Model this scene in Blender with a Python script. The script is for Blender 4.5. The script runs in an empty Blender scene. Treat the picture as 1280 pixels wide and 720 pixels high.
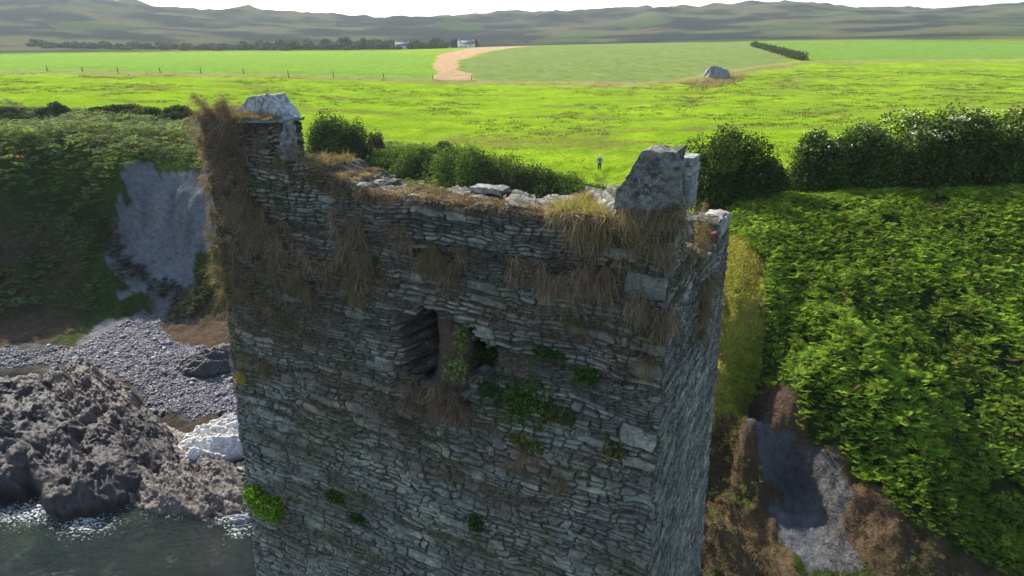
import bpy, math, random
import numpy as np
from math import radians as R
C = bpy.context.scene.collection
rng = np.random.default_rng(7)
random.seed(7)

# ------------------------------------------------------------------ camera
FPX, PITCH, CAMZ = 771.0, math.atan(310/771.0), 14.0
cp, sp = math.cos(PITCH), math.sin(PITCH)
def ray(px, py):
    u = (px-640)/FPX; v = (py-360)/FPX
    return np.array([u, cp - v*sp, -sp - v*cp])
def at_z(px, py, z):
    d = ray(px, py); t = (z-CAMZ)/d[2]
    return d[0]*t, d[1]*t
def at_Y(px, py, Y):
    d = ray(px, py); t = Y/d[1]
    return np.array([d[0]*t, Y, CAMZ + d[2]*t])
cam = bpy.data.cameras.new('camera'); camo = bpy.data.objects.new('camera', cam); C.objects.link(camo)
camo.location = (0, 0, CAMZ); camo.rotation_euler = (math.pi/2-PITCH, 0, 0)
cam.sensor_width = 36; cam.lens = FPX/1280*36; cam.clip_end = 9000; cam.clip_start = .1
bpy.context.scene.camera = camo

# ------------------------------------------------------------------ noise
def _h(ix, iy, iz, seed):
    h = (ix.astype(np.uint32)*np.uint32(374761393) + iy.astype(np.uint32)*np.uint32(668265263)
         + iz.astype(np.uint32)*np.uint32(2147483647) + np.uint32(seed*974711 & 0xffffffff))
    h = (h ^ (h >> np.uint32(13)))*np.uint32(1274126177)
    h = h ^ (h >> np.uint32(16))
    return h.astype(np.float64)/4294967295.0
def vn(x, y, z=0.0, seed=0):
    x = np.asarray(x, float); y = np.asarray(y, float); z = np.zeros_like(x)+z
    xi = np.floor(x); yi = np.floor(y); zi = np.floor(z)
    fx, fy, fz = x-xi, y-yi, z-zi
    fx = fx*fx*(3-2*fx); fy = fy*fy*(3-2*fy); fz = fz*fz*(3-2*fz)
    xi = xi.astype(np.int64); yi = yi.astype(np.int64); zi = zi.astype(np.int64)
    flat = bool(np.all(fz == 0))
    def pl(k):
        a = _h(xi, yi, zi+k, seed); b = _h(xi+1, yi, zi+k, seed)
        c = _h(xi, yi+1, zi+k, seed); d = _h(xi+1, yi+1, zi+k, seed)
        return (a*(1-fx)+b*fx)*(1-fy) + (c*(1-fx)+d*fx)*fy
    r = pl(0)
    if not flat: r = r*(1-fz) + pl(1)*fz
    return r*2-1
def fbm(x, y, z=0.0, o=4, seed=0, g=.5):
    a = 1.; t = 0; n = 0; f = 1.
    x = np.asarray(x, float); y = np.asarray(y, float); z = np.asarray(z, float)
    for i in range(o):
        t = t + a*vn(x*f+i*17.3, y*f+i*9.1, z*f, seed+i); n += a; a *= g; f *= 2.03
    return t/n
def ridge(x, y, z=0.0, o=4, seed=0):
    a = 1.; t = 0; n = 0; f = 1.
    for i in range(o):
        t = t + a*(1-2*np.abs(vn(x*f+i*7.3, y*f+i*3.1, np.asarray(z, float)*f, seed+i))); n += a; a *= .5; f *= 2.1
    return t/n
def sst(a, b, x):
    t = np.clip((x-a)/(b-a), 0, 1); return t*t*(3-2*t)
def hsh(*k):
    v = np.zeros_like(np.asarray(k[0], float))
    for i, q in enumerate(k): v = v + np.asarray(q, float)*(12.9898+31.7*i)
    s = np.sin(v)*43758.5453
    return s-np.floor(s)

# ------------------------------------------------------------------ mesh helpers
def mesh_np(name, V, F, mat, parent=None, col=None, smooth=False, loc=None, fcol=None):
    V = np.asarray(V, np.float32); F = np.asarray(F, np.int32)
    me = bpy.data.meshes.new(name); n = F.shape[1]
    me.vertices.add(len(V)); me.vertices.foreach_set('co', V.ravel())
    me.loops.add(F.size); me.loops.foreach_set('vertex_index', F.ravel())
    me.polygons.add(len(F)); me.polygons.foreach_set('loop_start', np.arange(0, F.size, n, dtype=np.int32))
    me.polygons.foreach_set('loop_total', np.full(len(F), n, np.int32))
    if smooth: me.polygons.foreach_set('use_smooth', np.ones(len(F), bool))
    me.update(calc_edges=True)
    if col is not None:
        a = me.color_attributes.new('col', 'FLOAT_COLOR', 'POINT')
        cc = np.ones((len(V), 4), np.float32); cc[:, :col.shape[1]] = col
        a.data.foreach_set('color', cc.ravel())
    if mat: me.materials.append(mat)
    o = bpy.data.objects.new(name, me); C.objects.link(o)
    if parent: o.parent = parent
    if loc is not None: o.location = loc
    return o
def tag(o, label=None, cat=None, group=None, kind=None):
    if label: o['label'] = label
    if cat: o['category'] = cat
    if group: o['group'] = group
    if kind: o['kind'] = kind
    return o
def empty(name, loc, label, cat, group=None, rz=0):
    o = bpy.data.objects.new(name, None); C.objects.link(o)
    o.location = loc; o.rotation_euler = (0, 0, rz); o.empty_display_size = .3
    return tag(o, label, cat, group)
def grid_faces(nr, nc, wrap=False):
    j = np.arange(nr-1)[:, None]; i = np.arange(nc if wrap else nc-1)[None, :]
    i2 = (i+1) % nc
    a = j*nc+i; b = j*nc+i2; c = (j+1)*nc+i2; d = (j+1)*nc+i
    return np.stack([a, b, c, d], -1).reshape(-1, 4)

# ------------------------------------------------------------------ materials
def newmat(name, rough=.9, spec=.2):
    m = bpy.data.materials.new(name); m.use_nodes = True
    nt = m.node_tree; b = nt.nodes['Principled BSDF']
    b.inputs['Roughness'].default_value = rough
    b.inputs['Specular IOR Level'].default_value = spec
    return m, nt, b
def N(nt, t, **k):
    n = nt.nodes.new(t)
    for a, v in k.items():
        if a in n.inputs.keys(): n.inputs[a].default_value = v
        else: setattr(n, a, v)
    return n
def noise_node(nt, scale, detail=6, rough=.6, stretch=None):
    tc = N(nt, 'ShaderNodeNewGeometry')
    mp = N(nt, 'ShaderNodeMapping')
    if stretch: mp.inputs['Scale'].default_value = stretch
    nt.links.new(tc.outputs['Position'], mp.inputs['Vector'])
    n = N(nt, 'ShaderNodeTexNoise'); n.inputs['Scale'].default_value = scale
    n.inputs['Detail'].default_value = detail; n.inputs['Roughness'].default_value = rough
    nt.links.new(mp.outputs[0], n.inputs['Vector'])
    return n
def ramp(nt, src, stops):
    r = N(nt, 'ShaderNodeValToRGB'); e = r.color_ramp.elements
    while len(e) < len(stops): e.new(.5)
    for i, (p, c) in enumerate(stops):
        e[i].position = p; e[i].color = (*c, 1) if len(c) == 3 else c
    nt.links.new(src, r.inputs[0]); return r
def mixc(nt, a, b, f, mode='MIX'):
    m = N(nt, 'ShaderNodeMix', data_type='RGBA', blend_type=mode)
    for s, v in ((0, f), (6, a), (7, b)):
        if hasattr(v, 'is_linked') or isinstance(v, bpy.types.NodeSocket): nt.links.new(v, m.inputs[s])
        elif s == 0: m.inputs[0].default_value = v
        else: m.inputs[s].default_value = (*v, 1)
    return m.outputs[2]
def bump(nt, b, src, dist, strength=1.):
    bp = N(nt, 'ShaderNodeBump'); bp.inputs['Distance'].default_value = dist; bp.inputs['Strength'].default_value = strength
    nt.links.new(src, bp.inputs['Height']); nt.links.new(bp.outputs[0], b.inputs['Normal'])
def attr(nt):
    a = N(nt, 'ShaderNodeVertexColor'); a.layer_name = 'col'; return a.outputs[0]

def mat_stone(name='rubble_stone', lich=1.0):
    m, nt, b = newmat(name, .88, .25)
    base = attr(nt)
    n1 = noise_node(nt, 9, 8, .65)
    r1 = ramp(nt, n1.outputs[0], [(.3, (.55, .55, .55)), (.5, (1, 1, 1)), (.72, (1.5, 1.5, 1.45))])
    c = mixc(nt, base, r1.outputs[0], 1., 'MULTIPLY')
    n2 = noise_node(nt, 34, 6, .75)
    r2 = ramp(nt, n2.outputs[0], [(.545, (0, 0, 0)), (.62, (1, 1, 1))])
    n3 = noise_node(nt, 1.6, 3, .6)
    r3 = ramp(nt, n3.outputs[0], [(.42, (0, 0, 0)), (.62, (.8*lich,)*3)])
    f = mixc(nt, r2.outputs[0], r3.outputs[0], 1., 'MULTIPLY')
    c = mixc(nt, c, (.50, .50, .43), f)
    n4 = noise_node(nt, 5, 6, .7); n5 = noise_node(nt, 60, 3, .6)
    r4 = ramp(nt, n4.outputs[0], [(.55, (0, 0, 0)), (.68, (.55, .55, .55))])
    c = mixc(nt, c, (.045, .04, .03), r4.outputs[0])
    nt.links.new(c, b.inputs['Base Color'])
    mx = N(nt, 'ShaderNodeMath', operation='ADD'); nt.links.new(n2.outputs[0], mx.inputs[0]); nt.links.new(n5.outputs[0], mx.inputs[1])
    bump(nt, b, mx.outputs[0], .02)
    return m
def mat_leaf(name, trans=.35, rough=.5, var=.3, spec=.3):
    m, nt, b = newmat(name, rough, spec)
    base = attr(nt)
    n1 = noise_node(nt, .6, 3, .6)
    r1 = ramp(nt, n1.outputs[0], [(.3, (1-var,)*3), (.7, (1+var,)*3)])
    c = mixc(nt, base, r1.outputs[0], 1., 'MULTIPLY')
    nt.links.new(c, b.inputs['Base Color'])
    tr = N(nt, 'ShaderNodeBsdfTranslucent'); c2 = mixc(nt, c, (1.3, 1.25, .5), 1., 'MULTIPLY'); nt.links.new(c2, tr.inputs[0])
    mx = N(nt, 'ShaderNodeMixShader'); mx.inputs[0].default_value = trans
    nt.links.new(b.outputs[0], mx.inputs[1]); nt.links.new(tr.outputs[0], mx.inputs[2])
    nt.links.new(mx.outputs[0], nt.nodes['Material Output'].inputs[0])
    return m
def mat_flat(name, col, rough=.8, nscale=6, var=.3, bd=.01, spec=.25):
    m, nt, b = newmat(name, rough, spec)
    n = noise_node(nt, nscale, 6, .65)
    r = ramp(nt, n.outputs[0], [(.3, tuple(c*(1-var) for c in col)), (.7, tuple(c*(1+var) for c in col))])
    nt.links.new(r.outputs[0], b.inputs['Base Color']); bump(nt, b, n.outputs[0], bd)
    return m
M_STONE = mat_stone()
M_ROCK = mat_stone('sea_rock', .12); M_ROCK.node_tree.nodes['Principled BSDF'].inputs['Roughness'].default_value = .55
M_LEAF = mat_leaf('leaf', .35, .75, .3, .03)
M_FERN = mat_leaf('fern_leaf', .45, .7, .25, .03)
M_DRY = mat_leaf('dry_grass', .25, .8, .2, .1)
M_RUSH = mat_leaf('rush_grass', .25, .8, .2, .1)
M_BARK = mat_flat('bark', (.09, .07, .05), .9, 8, .4)
M_WOOD = mat_flat('weathered_post', (.2, .17, .13), .9, 8, .3)
M_WIRE = mat_flat('wire', (.3, .3, .3), .5, 8, .1)

# ------------------------------------------------------------------ terrain heights
cps = []
def cpx(px, py, z): x, y = at_z(px, py, z); cps.append((x, y, z))
def cxy(x, y, z): cps.append((x, y, z))
for p in [
    # left cove: field edge, cliff top, cliff base, beach, water
    (-60,136,3.4),(100,136,3.3),(180,138,3.2),(245,142,3.0),(20,170,3.2),(120,168,3.1),(210,170,3.0),
    (-60,215,2.4),(40,205,2.6),(150,200,2.8),(210,197,2.8),(262,205,2.5),(310,225,1.6),
    (150,214,2.0),(205,211,2.0),(252,216,1.8),(40,216,1.9),(60,290,-3.6),(200,290,-3.6),(280,300,-3.9),
    (-60,395,-8.9),(40,395,-8.9),(120,398,-8.8),(200,388,-8.9),(265,405,-8.9),(330,450,-9.0),
    (110,450,-9.2),(180,422,-9.0),(145,425,-9.05),(60,430,-9.3),(0,430,-9.3),(-60,430,-9.3),(215,430,-9.1),(270,470,-9.3),(180,470,-9.2),(230,505,-9.35),(290,515,-9.5),(0,470,-9.9),(350,520,-9.6),
    (270,590,-10.15),(215,560,-10.2),(300,620,-10.3),(150,640,-11.6),(250,655,-11.2),(0,560,-11.8),(60,700,-12.5),(-100,600,-12.5),(330,700,-11.0),
    # middle bush band and field edge
    (400,205,.6),(470,182,.4),(540,195,.2),(600,207,0),(680,224,0),(749,214,0),(760,238,-.1),
    (450,225,-.2),(520,235,-.6),(600,250,-1.2),(700,258,-1.4),(800,250,-.4),
    # right hand: crest, fern slope, gully
    (850,215,.8),(870,252,1.4),(925,262,2.7),(990,258,3.1),(1100,258,3.3),(1180,261,3.3),(1300,266,3.4),
    (900,200,1.4),(960,200,2.0),(1100,170,2.8),(1250,160,3.),
    (925,330,1.0),(925,400,-1.2),(905,470,-3.0),(1000,350,0.),(1150,350,0.1),(1270,350,.1),
    (1000,430,-2.3),(1150,450,-2.9),(1270,450,-2.9),(1000,497,-3.7),(1080,560,-5.6),(1180,600,-6.6),(1280,600,-6.8),
    (940,505,-4.1),(1050,530,-4.7),
    (890,560,-7.2),(925,560,-7.9),(985,590,-8.1),(1030,640,-8.5),(930,650,-8.6),(930,700,-8.9),(1100,670,-8.3),(1200,700,-8.9),(1300,700,-9.2),(900,640,-8.3),
    # the field
    (300,122,2.6),(600,130,.4),(900,132,1.2),(1150,115,2.),(200,96,3.2),(0,96,3.6),(600,106,1.),(890,106,1.6),(1150,88,3.6),(1280,85,4),
    (100,72,3.2),(400,72,3.2),(560,74,4.),(700,80,4.5),(760,66,7),(960,80,4.2),(980,64,7.5),(1150,64,7.5),(640,60,8.5)]:
    cpx(*p)
for p in [(0,13,-5.6),(-3,18,-5.6),(3,17,-5.6),(-6,17,-5.8),(6,20,-6.2),(4,27,-4.2),(-10,17,-9.5),(-12,24,-10.4),(-9,28,-9.6),(-3,25,-6),(0,36,-3.2),(-8,36,-7.4),(-14,40,-8.6),
          (-14,50,-6),(-10,62,-.4),(-2,52,-1.6),(8,40,-1.6),(9,34,-2.4),
          (0,6,-10.5),(-8,8,-12),(8,8,-10.5),(10,14,-9.8),(16,12,-9.9),(30,12,-10.2),(25,17,-9.4),(0,-10,-13),(-30,0,-14),(30,-10,-12.5),(-60,30,-13.5),(-90,60,-12),(-110,90,-7),(-130,120,2),
          (70,20,-8),(80,45,3),(-300,-100,-14),(300,-100,-14),(0,-400,-14),(-600,100,-14),(-400,260,3),(600,100,4),(150,90,4),(-100,560,4),(-420,560,4),(200,700,14),(420,620,15),(700,800,20),(0,700,10)]:
    cxy(*p)
cps = np.array(cps)
def lp(x, y):
    r = np.hypot(x, y)+1e-6; a = np.arctan2(x, y)
    return np.stack([np.sin(a)*1.1, np.cos(a)*.6, np.log(r)*.85], -1)
def fq(d2): return np.sqrt(d2+.0009)
q = lp(cps[:, 0], cps[:, 1])
n = len(q)
A = fq(((q[:, None]-q[None])**2).sum(-1)) + np.eye(n)*(-.004)
Pm = np.hstack([np.ones((n, 1)), q])
K = np.block([[A, Pm], [Pm.T, np.zeros((4, 4))]])
sol = np.linalg.lstsq(K, np.concatenate([cps[:, 2], np.zeros(4)]), rcond=None)[0]
def H0(x, y):
    x = np.asarray(x, float); y = np.asarray(y, float); sh = x.shape
    x = x.ravel(); y = y.ravel(); out = np.empty(len(x))
    for s in range(0, len(x), 40000):
        p = lp(x[s:s+40000], y[s:s+40000])
        d = fq(((p[:, None]-q[None])**2).sum(-1))
        out[s:s+40000] = d@sol[:n] + sol[n] + p@sol[n+1:]
    return out.reshape(sh)
def H(x, y):
    x = np.asarray(x, float); y = np.asarray(y, float)
    r = np.hypot(x, y)
    h = H0(x, y)
    far = sst(560, 800, r)*(y > 0)
    hb = 5 + sst(-100, 400, x/r*600)*12
    h = h*(1-far) + hb*far
    ridge_h = 62 + 26*fbm(x/420, y/420, seed=3, o=4) + 22*sst(-.15, -.6, x/r) - 14*sst(.1, .6, x/r)
    h = h + sst(680, 1700, r)*(y > 0)*ridge_h*(1+.25*ridge(x/160, y/160, o=3, seed=5))
    near = 1-sst(300, 500, r)
    h = h + near*.34*fbm(x/9, y/9, seed=11, o=3) + near*sst(60,90,r)*.16*fbm(x/3.2, y/3.2, seed=13, o=2) + .10*fbm(x/1.7, y/1.7, seed=12, o=3)*near
    # eroded relief on the seaward slopes and the beach
    low = sst(.8, -1.2, H0(x, y))*near if False else sst(.9, -1.0, h)*near
    bch = sst(-9.4, -8., h)
    h = h + low*bch*(.75*ridge(x/5.5, y/5.5, o=5, seed=21)-.1+.45*ridge(x/1.9, y/3.2, o=4, seed=23)+.30*ridge(x/.7, y/1.1, o=3, seed=24)) + low*.16*fbm(x/.6, y/.6, o=3, seed=22)
    return h
def ground(px, py, tmax=3000):
    d = ray(px, py); t = np.concatenate([np.linspace(12, 140, 700), np.geomspace(140.5, tmax, 500)])
    X = d[0]*t; Y = d[1]*t; Z = CAMZ+d[2]*t
    h = H(X, Y); k = np.argmax(Z < h)
    if not (Z < h).any(): k = len(t)-1
    a = 1 if k == 0 else k
    f0 = Z[a-1]-h[a-1]; f1 = Z[a]-h[a]; w = f0/(f0-f1+1e-9)
    X0 = X[a-1]+(X[a]-X[a-1])*w; Y0 = Y[a-1]+(Y[a]-Y[a-1])*w
    return np.array([X0, Y0, float(H(np.array([X0]), np.array([Y0]))[0])])
def polyplan(pts): return np.array([ground(*p)[:2] for p in pts])
def inpoly(x, y, P, wob=0., sc=4., seed=50):
    x = x+wob*fbm(x/sc, y/sc, seed=seed); y = y+wob*fbm(x/sc, y/sc, seed=seed+9)
    ins = np.zeros(x.shape, bool); m = len(P)
    for i in range(m):
        x0, y0 = P[i]; x1, y1 = P[(i+1) % m]
        c = ((y0 > y) != (y1 > y)) & (x < (x1-x0)*(y-y0)/(y1-y0+1e-12)+x0)
        ins ^= c
    return ins

# terrain sheet: polar grid round the camera's foot
az = np.concatenate([np.arange(-180, -56, 4.), np.arange(-54, 54, .2), np.arange(56, 180, 4.)])
rr = np.concatenate([np.geomspace(1.5, 13, 20), np.geomspace(13.2, 85, 330), np.geomspace(86, 700, 190), np.geomspace(710, 5200, 90)])
AZ, RR = np.meshgrid(np.radians(az), rr)
TX = np.sin(AZ)*RR; TY = np.cos(AZ)*RR
TZ = H(TX, TY)
FERN_PX = [(905,246),(1000,247),(1100,246),(1330,248),(1380,560),(1300,720),(1240,700),(1150,640),(1080,600),(1045,545),(1000,510),(955,490),(915,490),(935,440),(950,390),(960,330),(915,300)]
zone = {
 'scree': polyplan([(150,214),(175,205),(240,204),(292,216),(288,270),(262,302),(248,332),(243,368),(228,404),(196,402),(186,372),(146,356),(126,322),(142,275),(138,240)]),
 'scree_low': polyplan([(186,350),(240,352),(246,385),(215,402),(186,395)]),
 'beach': polyplan([(-60,440),(100,432),(140,405),(190,392),(215,425),(262,440),(300,470),(345,500),(350,525),(285,520),(235,528),(212,520),(190,520),(150,480),(100,452),(-60,470)]),
 'scree_r': polyplan([(930,515),(962,522),(1000,530),(1035,575),(1055,620),(1062,668),(1085,715),(1010,715),(985,668),(968,620),(955,570),(935,545)]),
 'path': polyplan([(543,101),(604,103),(592,94),(574,88),(572,76),(600,66),(640,60),(690,56),(640,55.5),(590,60),(548,69),(543,80)]),
 'meadow': polyplan([(604,102),(592,94),(576,86),(578,76),(610,66),(660,58),(760,52),(935,52),(965,63),(990,76),(930,86),(880,99),(850,103),(700,104)]),
 'limeR': polyplan([(940,52),(970,62),(1004,75),(1100,76),(1300,74),(1300,52)]),
 'midL': polyplan([(-200,92),(100,93),(300,96),(480,101),(543,102),(543,70),(480,66),(100,69),(-200,70)]),
 'gullyearth': polyplan([(872,490),(935,515),(955,560),(985,650),(1000,720),(840,720)]), 'gullyright': polyplan([(1040,560),(1075,600),(1110,650),(1220,700),(1160,730),(1085,725),(1062,640)]),
 'fernland': polyplan(FERN_PX), 'scrubland': polyplan([(-120,141),(100,143),(180,147),(262,147),(330,200),(330,330),(290,400),(200,392),(110,396),(-120,390)]),
 'bankland': polyplan([(385,180),(470,180),(560,189),(660,214),(760,238),(860,258),(860,290),(700,300),(560,285),(380,260)]),
 'strip': polyplan([(905,300),(935,300),(955,340),(950,400),(935,470),(915,520),(885,530),(880,470),(890,400)]),
}
def terrain_color(x, y, z):
    r = np.hypot(x, y)
    n1 = fbm(x/6, y/6, seed=31, o=4); n2 = fbm(x/1.2, y/1.2, seed=32, o=4); n3 = fbm(x/25, y/25, seed=33, o=3)
    def C3(a, b, t): return np.array(a)[None]*(1-t[:, None]) + np.array(b)[None]*t[:, None]
    t = np.clip(.5+.55*n1+.4*n2, 0, 1)
    col = C3((.160, .275, .012), (.27, .40, .018), t)
    n4 = fbm(x/14, y/7, seed=36, o=5); br = sst(.0, .5, n4+.35*n3+.25*sst(0, 60, x)*sst(60, 110, y)); col = col*(1-br[:, None]*.4) + np.array((.14, .19, .03))*br[:, None]*.4
    br = sst(.30, .5, n4+.5*n2)[:, None]*.6; col = col*(1-br)+np.array((.20, .15, .05))*br
    # sloping ground seaward of the field
    low = sst(.2, -.9, z-.25*n1-.1)*(r < 400)
    crest = (r < 400)*sst(0, 1, low)
    earth = C3((.075, .052, .036), (.165, .12, .08), t)
    green = C3((.03, .055, .014), (.06, .085, .022), t)
    g = sst(-.15, .25, n1+.4*n2)
    lowc = earth*(1-g[:, None])+green*g[:, None]
    col = col*(1-crest[:, None])+lowc*crest[:, None]
    rib = ridge(x/1.3+.3*n1, y/6., o=4, seed=37)
    def put(name, a, b, wob, sc=4., amt=1., brk=None):
        nonlocal col
        k = inpoly(x, y, zone[name], wob, sc).astype(float)*amt
        if brk is not None: k = k*brk
        col = col*(1-k[:, None])+C3(a, b, t)*k[:, None]
    sc_t = .35+.65*sst(-.38, .0, n1+.35*n2)
    put('beach', (.16, .15, .165), (.23, .22, .235), 2.0, 4, .95)
    put('gullyearth', (.085, .058, .036), (.17, .115, .07), 1.2, 2, .85)
    put('gullyright', (.085, .058, .036), (.17, .115, .07), 1.2, 2, .85)
    put('scree_r', (.09, .09, .10), (.17, .17, .185), 1.2, 1.2, .95)
    t0_ = t; t = np.clip(.45+.35*rib+.35*n2, 0, 1)
    hi_ = .92*(.4+.6*sst(-3.5, 0., z)) if True else 1
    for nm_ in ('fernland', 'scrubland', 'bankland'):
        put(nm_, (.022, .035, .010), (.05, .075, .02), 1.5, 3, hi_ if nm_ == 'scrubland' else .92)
    put("scree", (.12, .125, .14), (.245, .25, .262), 2.6, 2.6, .95, sc_t)
    put("scree_low", (.12, .125, .14), (.2, .205, .215), 2.5, 3, .9, sst(-.3, .1, n1))
    t = t0_
    put('strip', (.22, .22, .03), (.38, .34, .06), 1.2, 2, .9)
    put('midL', (.155, .27, .03), (.20, .33, .04), 3, 20)
    put('meadow', (.15, .20, .055), (.20, .26, .07), 3, 20)
    put('limeR', (.13, .24, .03), (.17, .28, .04), 3, 20)
    put('path', (.40, .27, .15), (.50, .33, .20), 2.5, 12)
    # straw coloured line of the old bank between the fields
    return col, t
farmask = None
fx = TX.ravel(); fy = TY.ravel(); fz = TZ.ravel()
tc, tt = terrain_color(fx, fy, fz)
bankpts = [ground(px, py)[:2] for px, py in [(-200,90),(100,92),(300,95.5),(480,100),(543,101.5),(604,103),(700,105),(800,106),(870,101),(930,88),(1000,79),(1100,76.5),(1300,75)]]
def polydist(x, y, P):
    d = np.full(x.shape, 1e9)
    for (x0, y0), (x1, y1) in zip(P[:-1], P[1:]):
        dx, dy = x1-x0, y1-y0; t = np.clip(((x-x0)*dx+(y-y0)*dy)/(dx*dx+dy*dy), 0, 1)
        d = np.minimum(d, np.hypot(x-x0-t*dx, y-y0-t*dy))
    return d
bd = polydist(fx, fy, bankpts)
k = sst(9., 3., bd+3*fbm(fx/8, fy/8, seed=77))*.75
tc = tc*(1-k[:, None])+np.array((.30, .24, .10))*k[:, None]
TZ = TZ + (sst(5, 0, bd)*.7).reshape(TZ.shape)*(1-sst(.2,.6,0*TZ))
# far hills: heath, rough pasture, hedged fields
fr = np.hypot(fx, fy); hk = sst(600, 700, fr+30*fbm(fx/60, fy/60, seed=8))*(fy > 0)
hn = fbm(fx/90, fy/45, seed=61, o=6); hq = sst(-.15, .35, hn)[:, None]; hcol = np.array((.10, .10, .05))*hq+np.array((.026, .036, .026))*(1-hq)
fld = (np.sin(fx/47+2*fbm(fx/200, fy/200, seed=4))*np.sin(fy/70+1.3) > .55) & (fr < 1500)
hcol = np.where(fld[:, None], hcol*.45+np.array((.07, .11, .03))*.55, hcol)
tc = tc*(1-hk[:, None])+hcol*hk[:, None]
# wet and weed stained rock at the waterline
wk = sst(-9.2, -9.9, fz+.3*fbm(fx/1.5, fy/1.5, seed=71))*(fr < 200)
tc = tc*(1-wk[:, None])+np.array((.07, .065, .05))*wk[:, None]
alg = inpoly(fx, fy, polyplan([(238,556),(262,575),(300,590),(330,590),(330,640),(300,640),(262,606),(240,580)]), 1., 1.5)
tc[alg] = tc[alg]*.35+np.array((.10, .13, .025))*.65
m, nt, b = newmat('land', 1., 0.)
base = attr(nt); n1 = noise_node(nt, 2.2, 9, .7); n2 = noise_node(nt, .25, 6, .65)
r1 = ramp(nt, n1.outputs[0], [(.3, (.55, .58, .5)), (.5, (1, 1, 1)), (.7, (1.35, 1.3, 1.3))])
r2 = ramp(nt, n2.outputs[0], [(.35, (.8, .85, .8)), (.65, (1.15, 1.1, 1.1))])
c = mixc(nt, base, r1.outputs[0], 1., 'MULTIPLY'); c = mixc(nt, c, r2.outputs[0], 1., 'MULTIPLY')
nt.links.new(c, b.inputs['Base Color']); bump(nt, b, n1.outputs[0], .5)
M_LAND = m
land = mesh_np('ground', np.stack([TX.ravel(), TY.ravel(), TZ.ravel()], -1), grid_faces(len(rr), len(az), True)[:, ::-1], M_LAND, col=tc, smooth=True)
tag(land, kind='structure')

# ------------------------------------------------------------------ sea
sr = np.concatenate([np.geomspace(2, 14, 12), np.arange(14.2, 48, .14), np.geomspace(49, 5000, 60)])
sa = np.concatenate([np.arange(-180, -50, 4.), np.arange(-50, -14, .18), np.arange(-14, 180, 4.)])
SA, SR = np.meshgrid(np.radians(sa), sr); SX = np.sin(SA)*SR; SY = np.cos(SA)*SR
SZ = -10 + .13*fbm(SX/1.1, SY/.7, seed=41, o=4)*(SR < 60)
fm = np.zeros(SX.shape)
for px, py, rx_, ry_ in [(110,612,2.6,1.4),(165,625,2.2,.9),(225,636,2.6,.9),(285,646,1.6,.9),(300,660,1.,1.),(110,655,2.2,1.2),(40,640,4,1.5)]:
    x, y = at_z(px, py, -10); fm = np.maximum(fm, np.exp(-((SX-x)/rx_)**2-((SY-y)/ry_)**2))
M_SEA, nt, b = newmat('sea_water', .05, .5)
n1 = noise_node(nt, 2.6, 6, .62, (1, 1.5, 1)); n2 = noise_node(nt, .5, 4, .6)
r = ramp(nt, n2.outputs[0], [(.35, (.003, .008, .006)), (.6, (.010, .020, .011)), (.75, (.04, .055, .028))])
n3 = noise_node(nt, 5.5, 7, .75, (1, 1.6, 1)); fa = N(nt, 'ShaderNodeMath', operation='MULTIPLY_ADD'); sx_ = N(nt, 'ShaderNodeSeparateColor'); nt.links.new(attr(nt), sx_.inputs[0])
nt.links.new(sx_.outputs[0], fa.inputs[0]); fa.inputs[1].default_value = .20; nt.links.new(n3.outputs[0], fa.inputs[2])
fr_ = ramp(nt, fa.outputs[0], [(.69, (0, 0, 0)), (.75, (1, 1, 1))])
nt.links.new(mixc(nt, r.outputs[0], (.75, .78, .78), fr_.outputs[0]), b.inputs['Base Color'])
rg = N(nt, 'ShaderNodeMapRange'); nt.links.new(fr_.outputs[0], rg.inputs[0]); rg.inputs[3].default_value = .09; rg.inputs[4].default_value = .7; nt.links.new(rg.outputs[0], b.inputs['Roughness'])
bump(nt, b, n1.outputs[0], .6)
sea = mesh_np('sea', np.stack([SX.ravel(), SY.ravel(), SZ.ravel()], -1), grid_faces(len(sr), len(sa), True)[:, ::-1], M_SEA, smooth=True, col=np.repeat(fm.reshape(-1, 1), 3, axis=1))
tag(sea, kind='structure')

# ------------------------------------------------------------------ tower geometry
TH = math.atan(.5)
e1 = np.array([math.cos(TH), -math.sin(TH)]); e2 = np.array([math.sin(TH), math.cos(TH)])
TW, TD = 11.45, 7.3
RC = np.array([2.72, 10.0]); LC = RC - e1*TW
BAT, ZREF = .040, 10.5
def front_at(px, py, off=0.):
    """pixel -> (w, z) on the front face, with the batter"""
    d = ray(px, py); nrm = -e2
    t = 1.
    z = 9.
    for _ in range(6):
        o = off+(ZREF-z)*BAT
        p0 = LC - e2*o
        t = (p0@nrm)/(d[:2]@nrm); P = d[:2]*t; z = CAMZ+d[2]*t
    return (P-LC)@e1, z
def right_at(px, py):
    d = ray(px, py); z = 9.
    for _ in range(6):
        o = (ZREF-z)*BAT; p0 = RC + e1*o
        t = (p0@e1)/(d[:2]@e1); P = d[:2]*t; z = CAMZ+d[2]*t
    return (P-RC)@e2, z
def fpt(w, z, off=0.):
    o = off+(ZREF-z)*BAT
    P = LC+e1*w-e2*o
    return np.array([P[0], P[1], z])

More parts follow.
